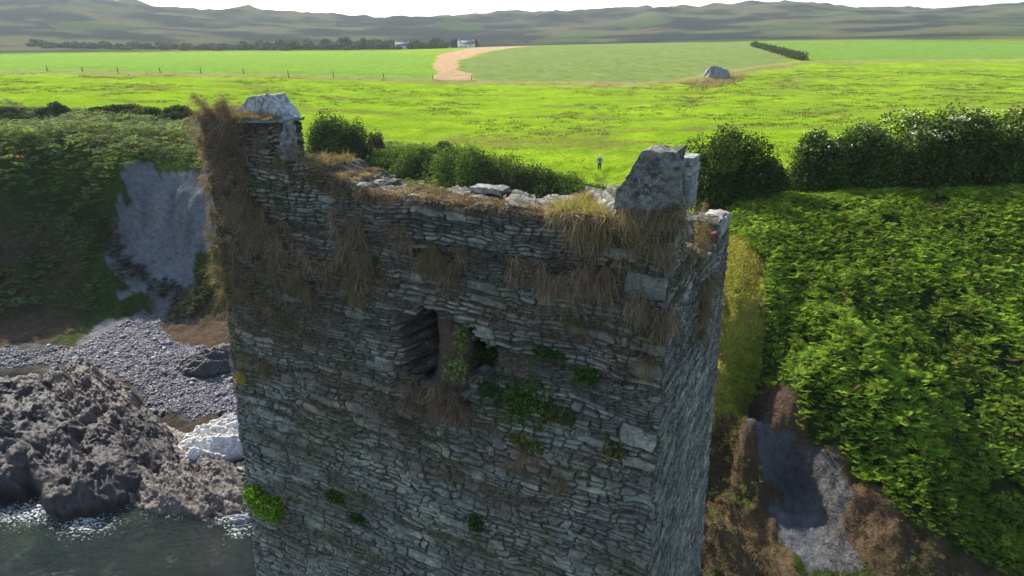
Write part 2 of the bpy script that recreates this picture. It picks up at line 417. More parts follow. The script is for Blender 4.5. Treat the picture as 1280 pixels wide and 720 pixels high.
crs = np.random.default_rng(5)
zc = [-12.]
while zc[-1] < 16:
    zc.append(zc[-1] + (crs.choice([.14, .2, .27, .36])*crs.uniform(.85, 1.15) if zc[-1] < 8.2 else crs.choice([.1, .15, .22])*crs.uniform(.85, 1.2)))
zc = np.array(zc)
brk = []; 
for i in range(len(zc)):
    s = -3.
    while s < 60:
        brk.append(i*1000+s); s += crs.choice([.28, .4, .55, .75, 1.0])*crs.uniform(.8, 1.25)
brk = np.array(brk)
def masonry(s, z, scale=1., boulders=()):
    s = s/scale; z = z/scale
    z2 = z+.15*fbm(s/1.5, z/1.0, seed=81, o=2)+.05*fbm(s/.33, z/.22, seed=82, o=2)+.03*np.sin(s*.9)
    s2 = s+.08*fbm(s/.3, z/.25, seed=83, o=2)+.10*fbm(s/.7, z/.12, seed=84, o=1)
    ci = np.clip(np.searchsorted(zc, z2)-1, 0, len(zc)-2)
    ch = zc[ci+1]-zc[ci]; lf = (z2-zc[ci])/ch
    key = ci*1000+s2
    bi = np.clip(np.searchsorted(brk, key)-1, 0, len(brk)-2)
    u = key-brk[bi]; wd = np.minimum(brk[bi+1]-brk[bi], 1.3); fs = np.clip(u/wd, 0, 1)
    hc = hsh(bi, 1.)
    nl = np.where(hc < .30, 1, np.where(hc < .78, 2, 3)); nl = np.where((z2 > 8.4) & (nl == 1) & (hc > .1), 2, nl)
    lf = np.clip(lf, 0, .9999)**(.8+.5*hsh(bi, 2.))
    sl = np.minimum(np.floor(lf*nl), nl-1); fz = lf*nl-sl; hs = ch/nl
    ns = np.where(nl == 1, np.where(hsh(bi, sl, 4.) < .25, 2, 1), np.where((wd > .5) & (hsh(bi, sl, 3.) < .75), 2, 1)); ns = np.where((wd > .8) & (nl == 3), 3, ns)
    bs = .5+.3*(hsh(bi, sl, 5.)-.5)
    k2 = np.where(ns == 2, (fs > bs).astype(float), np.minimum(np.floor(fs*ns), ns-1))
    f2 = np.where(ns == 2, np.where(fs > bs, (fs-bs)/(1-bs), fs/bs), fs*ns-k2)
    w2 = np.where(ns == 2, np.where(fs > bs, 1-bs, bs)*wd, wd/ns)
    dz = np.minimum(fz, 1-fz)*hs; ds = np.minimum(f2, 1-f2)*w2
    idn = bi*7.+sl*2.3+k2*.71
    cr = (.4+1.1*hsh(idn, 9.))*.034*(1+.6*fbm(s*2.1, z*2.1, seed=86, o=2))
    d = -np.log(np.exp(-dz/.015)+np.exp(-ds/.015))*.015
    for j, (bw, bz, rw, rh, ang) in enumerate(boulders):
        bw_ = bw/scale; bz_ = bz/scale; rw_, rh_ = rw/scale, rh/scale
        ca, sa_ = math.cos(ang), math.sin(ang)
        x = ((s-bw_)*ca+(z-bz_)*sa_); y = (-(s-bw_)*sa_+(z-bz_)*ca)
        x = x+.12*rw*fbm(s*3, z*3, seed=300+j, o=2); y = y+.22*rh*fbm(s*3.3+5, z*3, seed=320+j, o=2)
        dd = np.minimum(rw-np.abs(x), rh-np.abs(y))-.25*np.maximum(0, np.abs(x)/rw+np.abs(y)/rh-1.25)*rh
        ins = dd > -.02
        d = np.where(ins, np.maximum(dd, -.0), d); idn = np.where(ins, 9000+j*13.7, idn); fz = np.where(ins, .5, fz); cr = np.where(ins, .03, cr)
    r1, r2, r3 = hsh(idn, 11.), hsh(idn, 12.), hsh(idn, 13.)
    edge = sst(0.002, .012+cr, d)
    h = -.06*(1-edge)**1.3 + (r1-.45)*.075 + (r2-.5)*.05*(fz-.5)*2 + (r3-.5)*.05*(f2-.5)*2
    miss = (hsh(idn, 14.) > .955) & (idn < 9000)
    h = h-miss*.13*edge
    lam = fbm(s*3, z*34, seed=91, o=3)*.007 + fbm(s*7, z*9, seed=92, o=4)*.014+fbm(s*1.1, z*1.1, seed=93, o=2)*.05
    return (h+lam)*scale, edge, idn, (r1, r2, r3)
def stone_color(s, z, edge, idn, rs, X=None):
    r1, r2, r3 = rs
    pal = np.array([(.150,.168,.170),(.105,.122,.128),(.185,.190,.175),(.12,.115,.10),(.17,.19,.195),(.21,.215,.20),(.09,.105,.105),(.135,.155,.14)])
    c = pal[(hsh(idn, 21.)*7.999).astype(int)]*(.62+.85*hsh(idn, 22.))[:, None]
    big = idn >= 9000
    c = c*np.array((1.28, 1.03, .68))*1.3
    c = np.where(big[:, None], np.array((.25, .255, .21)), c)
    c = c*(.85+.5*(fbm(s*2.5, z*5, seed=95, o=4)[:, None]))
    # lichen blooms
    l = sst(.12, .42, fbm(s*1.3+hsh(idn,3.)*.5, z*2.2, seed=96, o=5)+.35*(hsh(idn, 23.)-.5)+.3*fbm(s*9,z*12,seed=99,o=3))*edge*.8
    c = c*(1-l[:, None])+np.array((.43, .41, .31))*l[:, None]
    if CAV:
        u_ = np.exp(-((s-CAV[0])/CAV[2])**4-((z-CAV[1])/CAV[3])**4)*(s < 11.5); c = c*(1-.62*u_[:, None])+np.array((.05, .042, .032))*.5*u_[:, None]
    joint = np.array((.060, .048, .034))
    c = c*edge[:, None]+joint*(1-edge)[:, None]
    bl_ = np.zeros_like(s)
    for (px, py, rw, rh) in BROWNS: bl_ = np.maximum(bl_, np.exp(-((s-px)/rw)**2-((z-py)/rh)**2))
    bl_ = sst(.25, .8, bl_+.55*fbm(s*1.6, z*2.2, seed=201, o=5))*(.45+.55*(1-edge))
    c = c*(1-bl_[:, None]*.85)+np.array((.082, .062, .036))*bl_[:, None]*.85
    ms = sst(.10, .36, fbm(s*.75, z*1.1, seed=97, o=5))*(.4+.6*(1-edge))
    c = c*(1-ms[:, None]*.7)+np.array((.065, .062, .022))*ms[:, None]*.7
    bs = sst(.10, .38, fbm(s*.6+9, z*1.0, seed=98, o=5))*(.4+.6*(1-edge))
    c = c*(1-bs[:, None]*.6)+np.array((.085, .06, .035))*bs[:, None]*.6
    return np.clip(c, .01, .8)

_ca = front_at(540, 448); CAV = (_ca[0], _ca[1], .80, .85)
BROWNS = [(*front_at(px, py), rw, rh) for px, py, rw, rh in [(330,310,2.6,1.4),(290,250,1.4,1.3),(350,400,2.,.8),(450,330,1.,1.),(550,330,1.,.5),(740,345,1.6,.6),(780,285,1.4,.6),(815,420,.7,.8),(320,460,1.,.6),(545,490,1.1,.7),(660,590,1.2,.4),(560,600,1.5,.3)]]
def ring(name, org, W, D, zb, ztop, steps, zstep, T, inner, parent, bat=0., zfine=None, cavity=None, boulders=(), scale=1., s_off=0., capn=24, lean=(0, 0)):
    """outer face of a rectangular wall run, its top and (if inner) its inside face, one displaced sheet"""
    per = []
    for f, (L, st) in enumerate(zip((W, D, W, D), steps)):
        m_ = max(2, int(round(L/st))); a = np.arange(m_)/m_*L
        per += [(f, x, L) for x in a]
    per = np.array(per); F = per[:, 0].astype(int); a = per[:, 1]; L = per[:, 2]
    s = a + np.array([0, W, W+D, 2*W+D])[F] + s_off
    zt = ztop(F, a)
    nz = int((zfine[1]-zfine[0])/zstep) if zfine else int((zt.max()-zb)/zstep)
    if zfine: zrel = np.concatenate([np.linspace(zb, zfine[0], 14)[:-1], np.linspace(zfine[0], zfine[1], nz)])
    else: zrel = np.linspace(zb, zt.mean(), nz)
    zl = zrel[-1]; zmid = zb+(zl-zb)*.6
    rows = []
    for zr in zrel:
        k = max(0., (zr-zmid)/(zl-zmid)); rows.append((zmid+(zt-zmid)*k if k > 0 else np.full(len(a), zr)))
    Zo = np.array(rows); no = len(Zo)
    caps = np.linspace(0, 1, capn+1)[1:]*T
    inn = []
    if inner is not None:
        inn = list(np.linspace(0, 1, 30)[1:])
    nr = no+len(caps)+len(inn)
    Z = np.empty((nr, len(a))); Din = np.zeros((nr, len(a))); S2 = np.empty_like(Z); Z2 = np.empty_like(Z)
    Z[:no] = Zo; S2[:no] = s; Z2[:no] = Zo
    for i, dcap in enumerate(caps):
        Z[no+i] = zt; Din[no+i] = dcap; S2[no+i] = s; Z2[no+i] = zt+dcap
    for i, k in enumerate(inn):
        Z[no+len(caps)+i] = zt+(inner-zt)*k; Din[no+len(caps)+i] = T; S2[no+len(caps)+i] = s; Z2[no+len(caps)+i] = zt+T+(zt-inner)*k
    o = np.maximum(0, (ZREF-Z))*bat - Din
    Fm = np.broadcast_to(F, Z.shape); am = np.broadcast_to(a, Z.shape); Lm = np.broadcast_to(L, Z.shape)
    aa = am*(Lm+2*o)/Lm - o
    lw = np.where(Fm == 0, aa, np.where(Fm == 1, W+o, np.where(Fm == 2, W-aa, -o)))
    ld = np.where(Fm == 0, -o, np.where(Fm == 1, aa, np.where(Fm == 2, D+o, D-aa)))
    # outward normals, rounded at corners
    nl_w = np.array([0, 1, 0, -1.])[F]; nl_d = np.array([-1., 0, 1, 0])[F]
    kr = .14
    for sgn, dist, nf in ((1, L-a, (F+1) % 4), (-1, a, (F+3) % 4)):
        b_ = .5*sst(kr, 0, dist)
        nl_w = nl_w*(1-b_)+np.array([0, 1, 0, -1.])[nf]*b_; nl_d = nl_d*(1-b_)+np.array([-1., 0, 1, 0])[nf]*b_
    nw = np.broadcast_to(nl_w, Z.shape).copy(); nd = np.broadcast_to(nl_d, Z.shape).copy(); nzv = np.zeros_like(Z)
    h, edge, idn, rs = masonry(S2.ravel(), Z2.ravel(), scale, boulders)
    h = h.reshape(Z.shape)
    isout = np.zeros(Z.shape); isout[:no] = 1
    capz = (np.arange(nr) >= no) & (np.arange(nr) < no+len(caps))
    sgnn = np.ones(nr); sgnn[no+len(caps):] = -1
    nw *= sgnn[:, None]; nd *= sgnn[:, None]
    nw[capz] *= 0; nd[capz] *= 0; nzv[capz] = 1
    # lip where face meets top
    for j, kk in ((no-1, .6), (no-2, .3), (no-3, .12)): nzv[j] = kk; nw[j] *= 1-kk*.4; nd[j] *= 1-kk*.4
    nzv[no] = .9; nw[no] = nl_w*.3; nd[no] = nl_d*.3
    extra = np.zeros_like(Z)
    if cavity is not None: extra[:no] = cavity(Fm[:no], am[:no], Z[:no])
    # round the corner quoins in and out
    h = h + extra
    h[capz] *= .45
    h[capz] += (.14*fbm(S2[capz]*1.1, Z2[capz]*1.1, seed=111, o=4))
    ww = lw+nw*h+lean[0]*(Z-zb); dd = ld+nd*h+lean[1]*(Z-zb); zz = Z+nzv*h
    X = org[0]+e1[0]*ww+e2[0]*dd; Y = org[1]+e1[1]*ww+e2[1]*dd
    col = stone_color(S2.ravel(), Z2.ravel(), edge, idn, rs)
    F4 = grid_faces(nr, len(a), True)
    ob = mesh_np(name, np.stack([X.ravel(), Y.ravel(), zz.ravel()], -1), F4, M_STONE, parent, col=col, smooth=False)
    ob['_n'] = 1; del ob['_n']
    return ob

# wall-top profile from the silhouette
prof = [front_at(*p) for p in [(262,205),(300,205),(340,203),(385,210),(420,226),(470,243),(520,250),(560,252),(590,256),(620,262),(690,268),(740,272),(765,270),(800,266),(848,262)]]
pw = np.array([p[0] for p in prof]); pz = np.array([p[1] for p in prof])
rpf = [right_at(*p) for p in [(850,262),(864,262),(872,268),(880,290),(884,286)]]
rq = np.array([p[0] for p in rpf]); rz = np.array([p[1] for p in rpf])
_, zfar = right_at(905, 264)
print('profile', [(round(float(a),2),round(float(b),2)) for a,b in prof]); print('right', [(round(float(a),2),round(float(b),2)) for a,b in rpf], zfar)
def tower_top(F, a):
    jit = .10*vn(a*2.1, F*5.+.5, seed=120)+.03*np.sign(vn(a*3.7, F*7.+.5, seed=121))
    zF = np.interp(a, pw, pz)
    zR = np.interp(a, [0, 1.2, 2.4, 4.2, 5.3, 5.5, 7.3], [pz[-1], 10.5, 10.0, 9.2, 9.1, 9.75, 9.6])
    zB = np.interp(a, [0, 1.6, 2.2, 6, 11.45], [9.6, 9.3, 8.0, 7.6, 7.9])
    zL = np.interp(a, [0, 3, 5.5, 7.3], [7.9, 8.4, 9.2, pz[0]])
    return np.where(F == 0, zF, np.where(F == 1, zR, np.where(F == 2, zB, zL)))+jit
cw0, cz0 = front_at(494, 450); cw1, cz1 = front_at(622, 450); _, czt = front_at(545, 388); _, czb = front_at(555, 508)
print('cavity', cw0, cw1, cz0, czt, czb)
def cavity(F, a, z):
    wx = a+.26*fbm(a*2.0, z*2.2, seed=131)+.10*np.sign(vn(a*.7, z*7, seed=132))+.05*np.sign(vn(a*2.7, z*13, seed=137)); wz = z+.28*fbm(a*2.2, z*2.5, seed=133)+.06*np.sign(vn(a*4.3, z*1.7, seed=138))
    u = (wx-cw0)/(cw1-cw0); 
    # left part: tall, sloping reveal; right part: low dark mouth
    zc_ = (czt+czb)/2; hh = (czt-czb)/2
    topl = czt-.25*np.abs(u-.35)*2
    main = sst(0, .26, u)*sst(.74, .68, u)*sst(0, .10, topl-wz)*sst(0, .55, wz-czb+.1)
    zr0, zr1 = front_at(600, 474)[1], front_at(600, 424)[1]
    mouth = sst(.50, .55, u)*sst(1.02, .92, u)*sst(0, .12, zr1-wz)*sst(0, .15, wz-zr0)
    c = np.maximum(main*1.4, mouth*1.8)*(F == 0)
    # hollows behind the tussocks and slipped stones
    c = c + (F == 0)*.10*sst(.25, .6, fbm(a*.8, z*1.2, seed=134, o=3))
    return -c
bl = []
for (px, py, rw, rh, an) in [(806,357,.50,.30,-.05),(776,318,.42,.15,-.02),(440,396,.38,.16,0),(838,330,.18,.3,0),(790,545,.45,.3,-.1),(700,262,.3,.09,0),
                             (800,462,.42,.24,-.05),(520,362,.55,.09,-.05),(600,415,.38,.18,0),(610,376,.5,.11,-.1),(640,500,.4,.16,0),(315,400,.3,.15,0),(310,440,.4,.12,0),(480,455,.35,.2,0),(450,245,.3,.1,0),(335,520,.5,.2,0),(350,570,.6,.2,0)]:
    w, z = front_at(px, py); bl.append((w, z, rw, rh, an))
tower = empty('ruined_tower', (float(LC[0]+e1[0]*TW/2+e2[0]*TD/2), float(LC[1]+e1[1]*TW/2+e2[1]*TD/2), -6.0),
              'roofless grey rubble stone tower house with a broken window opening', 'ruined tower')
def reparent(o, p=None):
    p = p or tower
    o.parent = p; o.matrix_parent_inverse = __import__('mathutils').Matrix.Translation(p.location).inverted()
    return o
body = ring('wall', LC, TW, TD, -7., tower_top, (.018, .03, .15, .12), .018, 1.25, 6.4, None, bat=BAT, zfine=(-2.6, 10.4), cavity=cavity, boulders=bl, scale=.82)
reparent(body)
body['label'] = 'thin coursed slate rubble walls, mossy and streaked with pale lichen'

# left corner turret block (merlon) with its slab and ridge stone
mw0, _ = front_at(258, 180); mw1, _ = front_at(361, 190); _, mz1 = front_at(340, 152)
print('merlon', mw0, mw1, mz1)
mer = ring('merlon', LC+e1*(mw0-.02)-e2*.03, mw1-mw0, .62, float(np.interp(1., pw, pz))-.35, lambda F, a: mz1+.05*vn(a*2, F*3., seed=140), (.018, .02, .1, .08), .018, .29, None, None, scale=.8, s_off=2.3, capn=14)
reparent(mer); mer['label'] = 'square corner merlon with coursed thin stones'

def rockmesh(name, rx, ry, rz_, seed, sub=5, mat=None, cuts=9, amp=.12, fr=1.2, strata=0., cpal=((.12,.11,.105),(.19,.175,.165)), poly=None, thick=None, cutd=(.55,.85), smooth=False):
    import bmesh
    bm = bmesh.new(); bmesh.ops.create_icosphere(bm, subdivisions=sub, radius=1.)
    V = np.array([v.co[:] for v in bm.verts]); Fc = np.array([[v.index for v in f.verts] for f in bm.faces]); bm.free()
    g = np.random.default_rng(seed)
    for _ in range(cuts):
        nv = g.normal(size=3); nv /= np.linalg.norm(nv); d = g.uniform(*cutd)
        k = np.maximum(0, V@nv-d); V = V-k[:, None]*nv*.96
    V = V*np.array([rx, ry, rz_]); s = max(rx, ry)
    nrm = V/np.linalg.norm(V, axis=1, keepdims=True)
    sx = V[:, 0]*fr/s*2+seed; sy = V[:, 1]*fr/s*2; sz_ = V[:, 2]*fr/s*2
    n1 = ridge(sx+sz_*.7, sy, sz_*1.5, o=5, seed=seed)
    V = V+nrm*(n1*amp*s*.5)[:, None]
    n2 = fbm(V[:, 0]*3, V[:, 1]*3, V[:, 2]*3, o=4, seed=seed+3)
    V = V+nrm*(n2*amp*.22*s)[:, None]
    if strata:
        q_ = V[:, 1]*.8+V[:, 2]*.6; xx = V[:, 0]
        b1 = ridge(q_*2.4/s+seed, xx*.55/s, 0., o=5, seed=seed+7); b2 = np.floor(4*fbm(q_*4/s, xx*1.1/s+V[:, 2]/s, seed=seed+8, o=2))/4
        V = V+nrm*((b1*.20+b2*.16)*s*strata*10*.6)[:, None]
    t = np.clip(.5+.7*n2+.3*n1, 0, 1)[:, None]
    col = np.array(cpal[0])*(1-t)+np.array(cpal[1])*t
    o = mesh_np(name, V, Fc, mat or M_ROCK, col=col, smooth=smooth)
    return o
def prism(name, pts, y0, y1, org, seed=0, res=.03, mat=None, rough=.02, cpal=((.16,.18,.175),(.30,.32,.31)), taper=.0):
    """stone cut to an outline (w,z) on the front plane with real depth y0..y1 along e2, broken faces"""
    P = np.array(pts); cen = P.mean(0)
    # resample outline
    out = []
    for i in range(len(P)):
        a, b_ = P[i], P[(i+1) % len(P)]; m_ = max(2, int(np.linalg.norm(b_-a)/res)); out += [a+(b_-a)*k/m_ for k in range(m_)]
    O = np.array(out); nO = len(O)
    lay = []
    nr_ = 16
    for k in range(0, nr_+1): lay.append((max(k/nr_, .002), y0))           # front fan
    nd_ = max(3, int((y1-y0)/res))
    for k in range(1, nd_+1): lay.append((1-taper*k/nd_, y0+(y1-y0)*k/nd_))
    for k in range(nr_-1, -1, -1): lay.append((max(k/nr_, .002)*(1-taper), y1))
    V = []
    for f, y in lay:
        L = cen+(O-cen)*f; V.append(np.stack([L[:, 0], np.full(nO, y), L[:, 1]], -1))
    V = np.array(V)
    nrm = np.zeros_like(V); dirv = (O-cen)/np.linalg.norm(O-cen, axis=1, keepdims=True)
    for i, (f, y) in enumerate(lay):
        if i < nr_+1: nrm[i] = (0, -1, 0)
        elif i < nr_+1+nd_: nrm[i, :, 0] = dirv[:, 0]; nrm[i, :, 2] = dirv[:, 1]
        else: nrm[i] = (0, 1, 0)
    i = nr_; nrm[i, :, 0] += dirv[:, 0]*.8; nrm[i, :, 2] += dirv[:, 1]*.8
    V = V.reshape(-1, 3); nrm = nrm.reshape(-1, 3)
    h = fbm(V[:, 0]*3+seed, V[:, 1]*3, V[:, 2]*3, o=5, seed=seed)*rough*2+fbm(V[:, 0]*16, V[:, 1]*16, V[:, 2]*16, o=3, seed=seed+1)*rough*.5
    t = np.clip(.5+.9*fbm(V[:, 0]*4, V[:, 1]*4, V[:, 2]*4, o=5, seed=seed+2)+1.1*fbm(V[:, 0]*15, V[:, 1]*15, V[:, 2]*15, o=3, seed=seed+5), 0, 1)[:, None]
    V = V+nrm*h[:, None]
    X = org[0]+e1[0]*V[:, 0]+e2[0]*V[:, 1]; Y = org[1]+e1[1]*V[:, 0]+e2[1]*V[:, 1]
    col = np.array(cpal[0])*(1-t)+np.array(cpal[1])*t
    Fq = grid_faces(len(lay), nO, True)
    return mesh_np(name, np.stack([X, Y, V[:, 2]], -1), Fq, mat or M_STONE, col=col)
def fp(px, py, off=0.): return front_at(px, py, off)
sl = prism('slab', [fp(300,153), fp(299,150), fp(360,149), fp(359,153)], -.04, .58, LC, 3, .03, rough=.012); reparent(sl)
rc = prism('ridge_stone', [fp(290,150,-.1), fp(300,134,-.1), fp(313,121,-.1), fp(337,117,-.1), fp(343,126,-.1), fp(353,138,-.1), fp(362,150,-.1)], .12, .66, LC, 9, .03, rough=.035, taper=.12, cpal=((.26,.26,.25),(.56,.56,.54))); reparent(rc)
rc['label'] = 'gable shaped pale cap stone on the left merlon'
sp_ = prism('corner_post_stone', [fp(354,196), fp(355,153), fp(357,151), fp(362,150), fp(364,160), fp(364,200)], -.03, .22, LC, 10, .02, rough=.05, cpal=((.11,.105,.095),(.29,.28,.26))); reparent(sp_)
# right merlon: one large dressed slab, small stacked stones behind it
rs_ = prism('standing_slab', [fp(766,262), fp(770,240), fp(784,222), fp(790,206), fp(804,189), fp(848,188), fp(850,225), fp(850,276), fp(800,272)], -.02, .62, LC, 4, .02, rough=.05, cpal=((.06,.057,.045),(.24,.235,.195))); reparent(rs_)
rs_['label'] = 'large sloping sided slab standing on the right corner'
zt0 = fp(850, 240)[1]-.22
for i, (q0, q1, dz0, dz1, wdt) in enumerate([(.75,1.45,-.25,.15,.5),(.8,1.4,.15,.34,.46),(.78,1.42,.34,.50,.44),(.85,1.36,.50,.66,.42)]):
    o = prism('stacked_stone', [(TW-wdt+.02, zt0+dz0), (TW+.06, zt0+dz0), (TW+.07, zt0+dz1-.012), (TW-wdt, zt0+dz1-.012)], q0, q1, LC, 20+i, .03, rough=.02, cpal=((.20,.21,.20),(.40,.41,.38))); reparent(o)
# far right corner block
for i, (a0, a1, z0_, z1_, c_) in enumerate([(5.5,7.3,9.3,9.60,0),(5.6,7.0,9.62,9.70,1)]):
    o = prism('coping_stone', [(TW-.60, z0_), (TW+.06, z0_), (TW+.05, z1_-.03), (TW-.2, z1_+.02), (TW-.5, z1_)], a0, a1, LC, 30+i, .04, rough=.03, cpal=((.22,.17,.13),(.5,.47,.43))); reparent(o)
# loose flat stones along the wall top
cs = np.random.default_rng(12)
for i, (px, py, L, Dp, Th) in enumerate([(585,240,.85,.55,.08),(445,240,.42,.4,.08),(512,252,.35,.3,.08),(600,262,.4,.3,.06),(700,264,.32,.25,.05)]):
    w, z = fp(px, py); z = float(np.interp(w, pw, pz)); bk = .05 if i != 0 else .75
    if i == 0: z += .14
    pts = [(w-L/2*.9, z-.05), (w+L/2*.8, z-.07), (w+L/2*.9, z+Th*.2), (w+L*.25, z+Th*.55), (w-L*.2, z+Th*.45), (w-L*.45, z+Th*.2)]
    o = prism('coping_stone', pts, bk-.02, bk+Dp*.7, LC, 40+i, .025, rough=.05, cpal=((.13,.12,.10),(.34,.33,.29))); reparent(o)
# rubble and turf floor inside the shell
fx_ = np.linspace(.9, TW-.9, 60); fy_ = np.linspace(.9, TD-.9, 40); FX, FY = np.meshgrid(fx_, fy_)
FZ = 6.7+.25*fbm(FX, FY, seed=151, o=5)+.12*ridge(FX*2.2, FY*2.2, seed=152, o=3)
fc = np.where((fbm(FX, FY, seed=153)[..., None] > 0), np.array((.10, .11, .04)), np.array((.16, .15, .13))).reshape(-1, 3)
fl = mesh_np('rubble_floor', np.stack([(LC[0]+e1[0]*FX+e2[0]*FY).ravel(), (LC[1]+e1[1]*FX+e2[1]*FY).ravel(), FZ.ravel()], -1), grid_faces(40, 60), M_STONE, col=fc); reparent(fl)
# earth spilling out of the opening
ew, ez = np.meshgrid(np.linspace(0, 1, 70), np.linspace(0, 1, 110))
wl, wr = front_at(524, 450)[0], front_at(580, 450)[0]
z0_, z1_ = front_at(550, 525)[1], front_at(550, 398)[1]
W_ = wl+(wr-wl)*ew+.06*fbm(ew*3, ez*5, seed=160)-.25*(1-ez)*(1-2*ew)*.6
Z_ = z0_+(z1_-z0_)*ez
dep = .02+.62*sst(0, .45, ez)-.30*np.sin(ew*math.pi)*(.6+.4*ez)+.08*fbm(ew*7, ez*12, seed=161, o=4)+.9*(np.abs(ew-.5)*2)**6*.5
off = (ZREF-Z_)*BAT
X_ = LC[0]+e1[0]*W_+e2[0]*(dep-off); Y_ = LC[1]+e1[1]*W_+e2[1]*(dep-off)
M_EARTH = mat_flat('dry_earth', (.105, .075, .058), .95, 14, .45, .03)
ea = mesh_np('earth_fill', np.stack([X_.ravel(), Y_.ravel(), Z_.ravel()], -1), grid_faces(110, 70), M_EARTH, smooth=True); reparent(ea)
# reddish stone in the notch of the right wall
qn, zn = right_at(887, 296)
red = prism('red_block', [(-.09, -.12), (.07, -.13), (.09, .08), (.02, .13), (-.09, .09)], -.1, .1, np.array([0., 0.]), 55, .02, mat=mat_flat('red_sandstone', (.14, .03, .022), .8, 12, .3), rough=.02)
pp = RC+e1*(.10+(ZREF-zn)*BAT)+e2*qn; red.location = (pp[0], pp[1], zn)
tag(red, 'small dark red block lodged in the notch of the right wall', 'block')

# ------------------------------------------------------------------ blades of grass
def blade_mesh(P, D, L, Wd, droop, colr, seed, segs=3, tip=.15):
    """P roots, D start directions, L lengths; ribbons that arch over under their weight"""
    g = np.random.default_rng(seed); n_ = len(P)
    D = D/np.linalg.norm(D, axis=1, keepdims=True)
    side = np.cross(D, g.normal(size=(n_, 3))); side /= np.linalg.norm(side, axis=1, keepdims=True)+1e-9
    V = np.empty((n_, (segs+1)*2, 3)); curl = g.normal(size=n_)*.38
    for k in range(segs+1):
        t = k/segs; p = P+D*(L*t)[:, None]; p[:, 2] -= droop*L*t*t; p = p+side*(curl*L*t*t)[:, None]
        w_ = (Wd*(1-(1-tip)*t))[:, None]*.5
        V[:, 2*k] = p-side*w_; V[:, 2*k+1] = p+side*w_
    b_ = (np.arange(n_)*(segs+1)*2)[:, None]
    F = np.concatenate([np.stack([b_[:, 0]+2*k, b_[:, 0]+2*k+1, b_[:, 0]+2*k+3, b_[:, 0]+2*k+2], -1) for k in range(segs)])
    c = np.repeat(colr, (segs+1)*2, axis=0)
    return V.reshape(-1, 3), F, c
def pick(g, pal, n_, v=.3):
    pal = np.array(pal); return pal[g.integers(0, len(pal), n_)]*(1-v+2*v*g.random((n_, 1)))
BROWN = [(.21,.15,.095),(.27,.20,.125),(.17,.115,.07),(.15,.11,.07),(.34,.27,.17),(.30,.21,.15)]
OLIVE = [(.15,.14,.045),(.19,.16,.05),(.11,.11,.035),(.20,.15,.07)]
STRAW = [(.32,.27,.11),(.38,.31,.15),(.26,.25,.08),(.24,.17,.09)]
REDB = [(.19,.11,.085),(.24,.15,.11),(.32,.25,.18),(.15,.10,.075)]
YGREEN = [(.24,.27,.06),(.32,.30,.09),(.18,.22,.05)]
def tussock(px, py, rw, rh, n_, L, pal, label, droop=1.0, out=.8, up=.5, face='F', off=.05, wd=.012, cat='grass tuft', group=None, sway=0.):
    g = np.random.default_rng(int(px*7+py*13))
    K = max(3, n_//70); ka = np.clip(g.normal(size=K), -1.7, 1.7)*rw*.5; kb = np.clip(g.normal(size=K), -1.7, 1.7)*rh*.5
    ki = g.integers(0, K, n_); ja = g.normal(size=n_)*.07; jb = g.normal(size=n_)*.05
    a = ka[ki]+ja; b_ = kb[ki]+jb; ks = g.uniform(.55, 1.25, K)[ki]; kd = g.normal(size=K)[ki]
    n_full = n_; L = L*.72
    if face == 'F':
        w, z = front_at(px, py); o = (ZREF-(z+b_))*BAT
        XY = LC[None]+e1[None]*(w+a)[:, None]-e2[None]*(o+off)[:, None]; nn = -e2
        P = np.column_stack([XY, z+b_]); c0 = np.array([LC[0]+e1[0]*w, LC[1]+e1[1]*w, z])
    elif face == 'R':
        qd, z = right_at(px, py); o = (ZREF-(z+b_))*BAT
        XY = RC[None]+e2[None]*(qd+a)[:, None]+e1[None]*(o+off)[:, None]; nn = e1
        P = np.column_stack([XY, z+b_]); c0 = np.array([RC[0]+e2[0]*qd, RC[1]+e2[1]*qd, z])
    else:  # 'T': on the wall top, b runs inward; py sets the depth
        w, z0 = front_at(px, py); base = face[1]
        XY = LC[None]+e1[None]*(w+a)[:, None]+e2[None]*(base+b_)[:, None]; nn = np.array([0, 0])
        P = np.column_stack([XY, np.full(n_, face[2])+.0*a]); c0 = np.array([LC[0]+e1[0]*w+e2[0]*base, LC[1]+e1[1]*w+e2[1]*base, face[2]])
    D = np.zeros((n_, 3)); D[:, :2] = nn*out; D[:, 2] = up; D += g.normal(size=(n_, 3))*.42
    D[:, :2] += e1[None]*(sway+ja*6+kd*.35)[:, None]; D[:, 2] += jb*6
    Ls = L*g.uniform(.35, 1.2, n_)*ks
    V, F, c = blade_mesh(P-c0, D, Ls, wd*g.uniform(.6, 1.4, n_), droop*g.uniform(.4, 1.3, n_), pick(g, pal, n_)*(.8+.5*hsh(ki, 3.))[:, None], int(px+py), 4)
    o = mesh_np('grass_tussock', V, F, M_DRY, col=c, loc=c0)
    return tag(o, label, cat, group or 'dry grass tussocks growing on the tower')
Wt = lambda px: float(np.interp(front_at(px, 240)[0], pw, pz))
T_ = tussock
T_(330,300,1.9,.9,3600,.42,BROWN,'widest mat of brown dead grass, high on the left of the tower face',1.3)
T_(300,345,.9,.8,1500,.36,BROWN+OLIVE,'brown and olive grass mat beside the upper left edge of the tower',1.3)
T_(375,350,1.3,.7,1700,.38,BROWN+OLIVE,'olive brown hanging grass at the lower fringe of the big grass mat',1.4)
T_(290,250,.9,.8,1800,.36,BROWN,'brown grass below the left merlon, along the tower edge',1.2)
T_(345,395,1.4,.6,900,.26,OLIVE+BROWN,'thin olive moss and grass under the big grass mat',1.2)
T_(320,455,.8,.8,500,.22,OLIVE+BROWN,'sparse brown moss patch low on the left edge',1.2)
T_(442,300,.55,.7,1500,.45,BROWN,'long brown grass hanging right of the big mat',1.5)
T_(455,350,.5,.5,1200,.42,BROWN+OLIVE,'brown hanging grass just left of the long pale ledge stone',1.5)
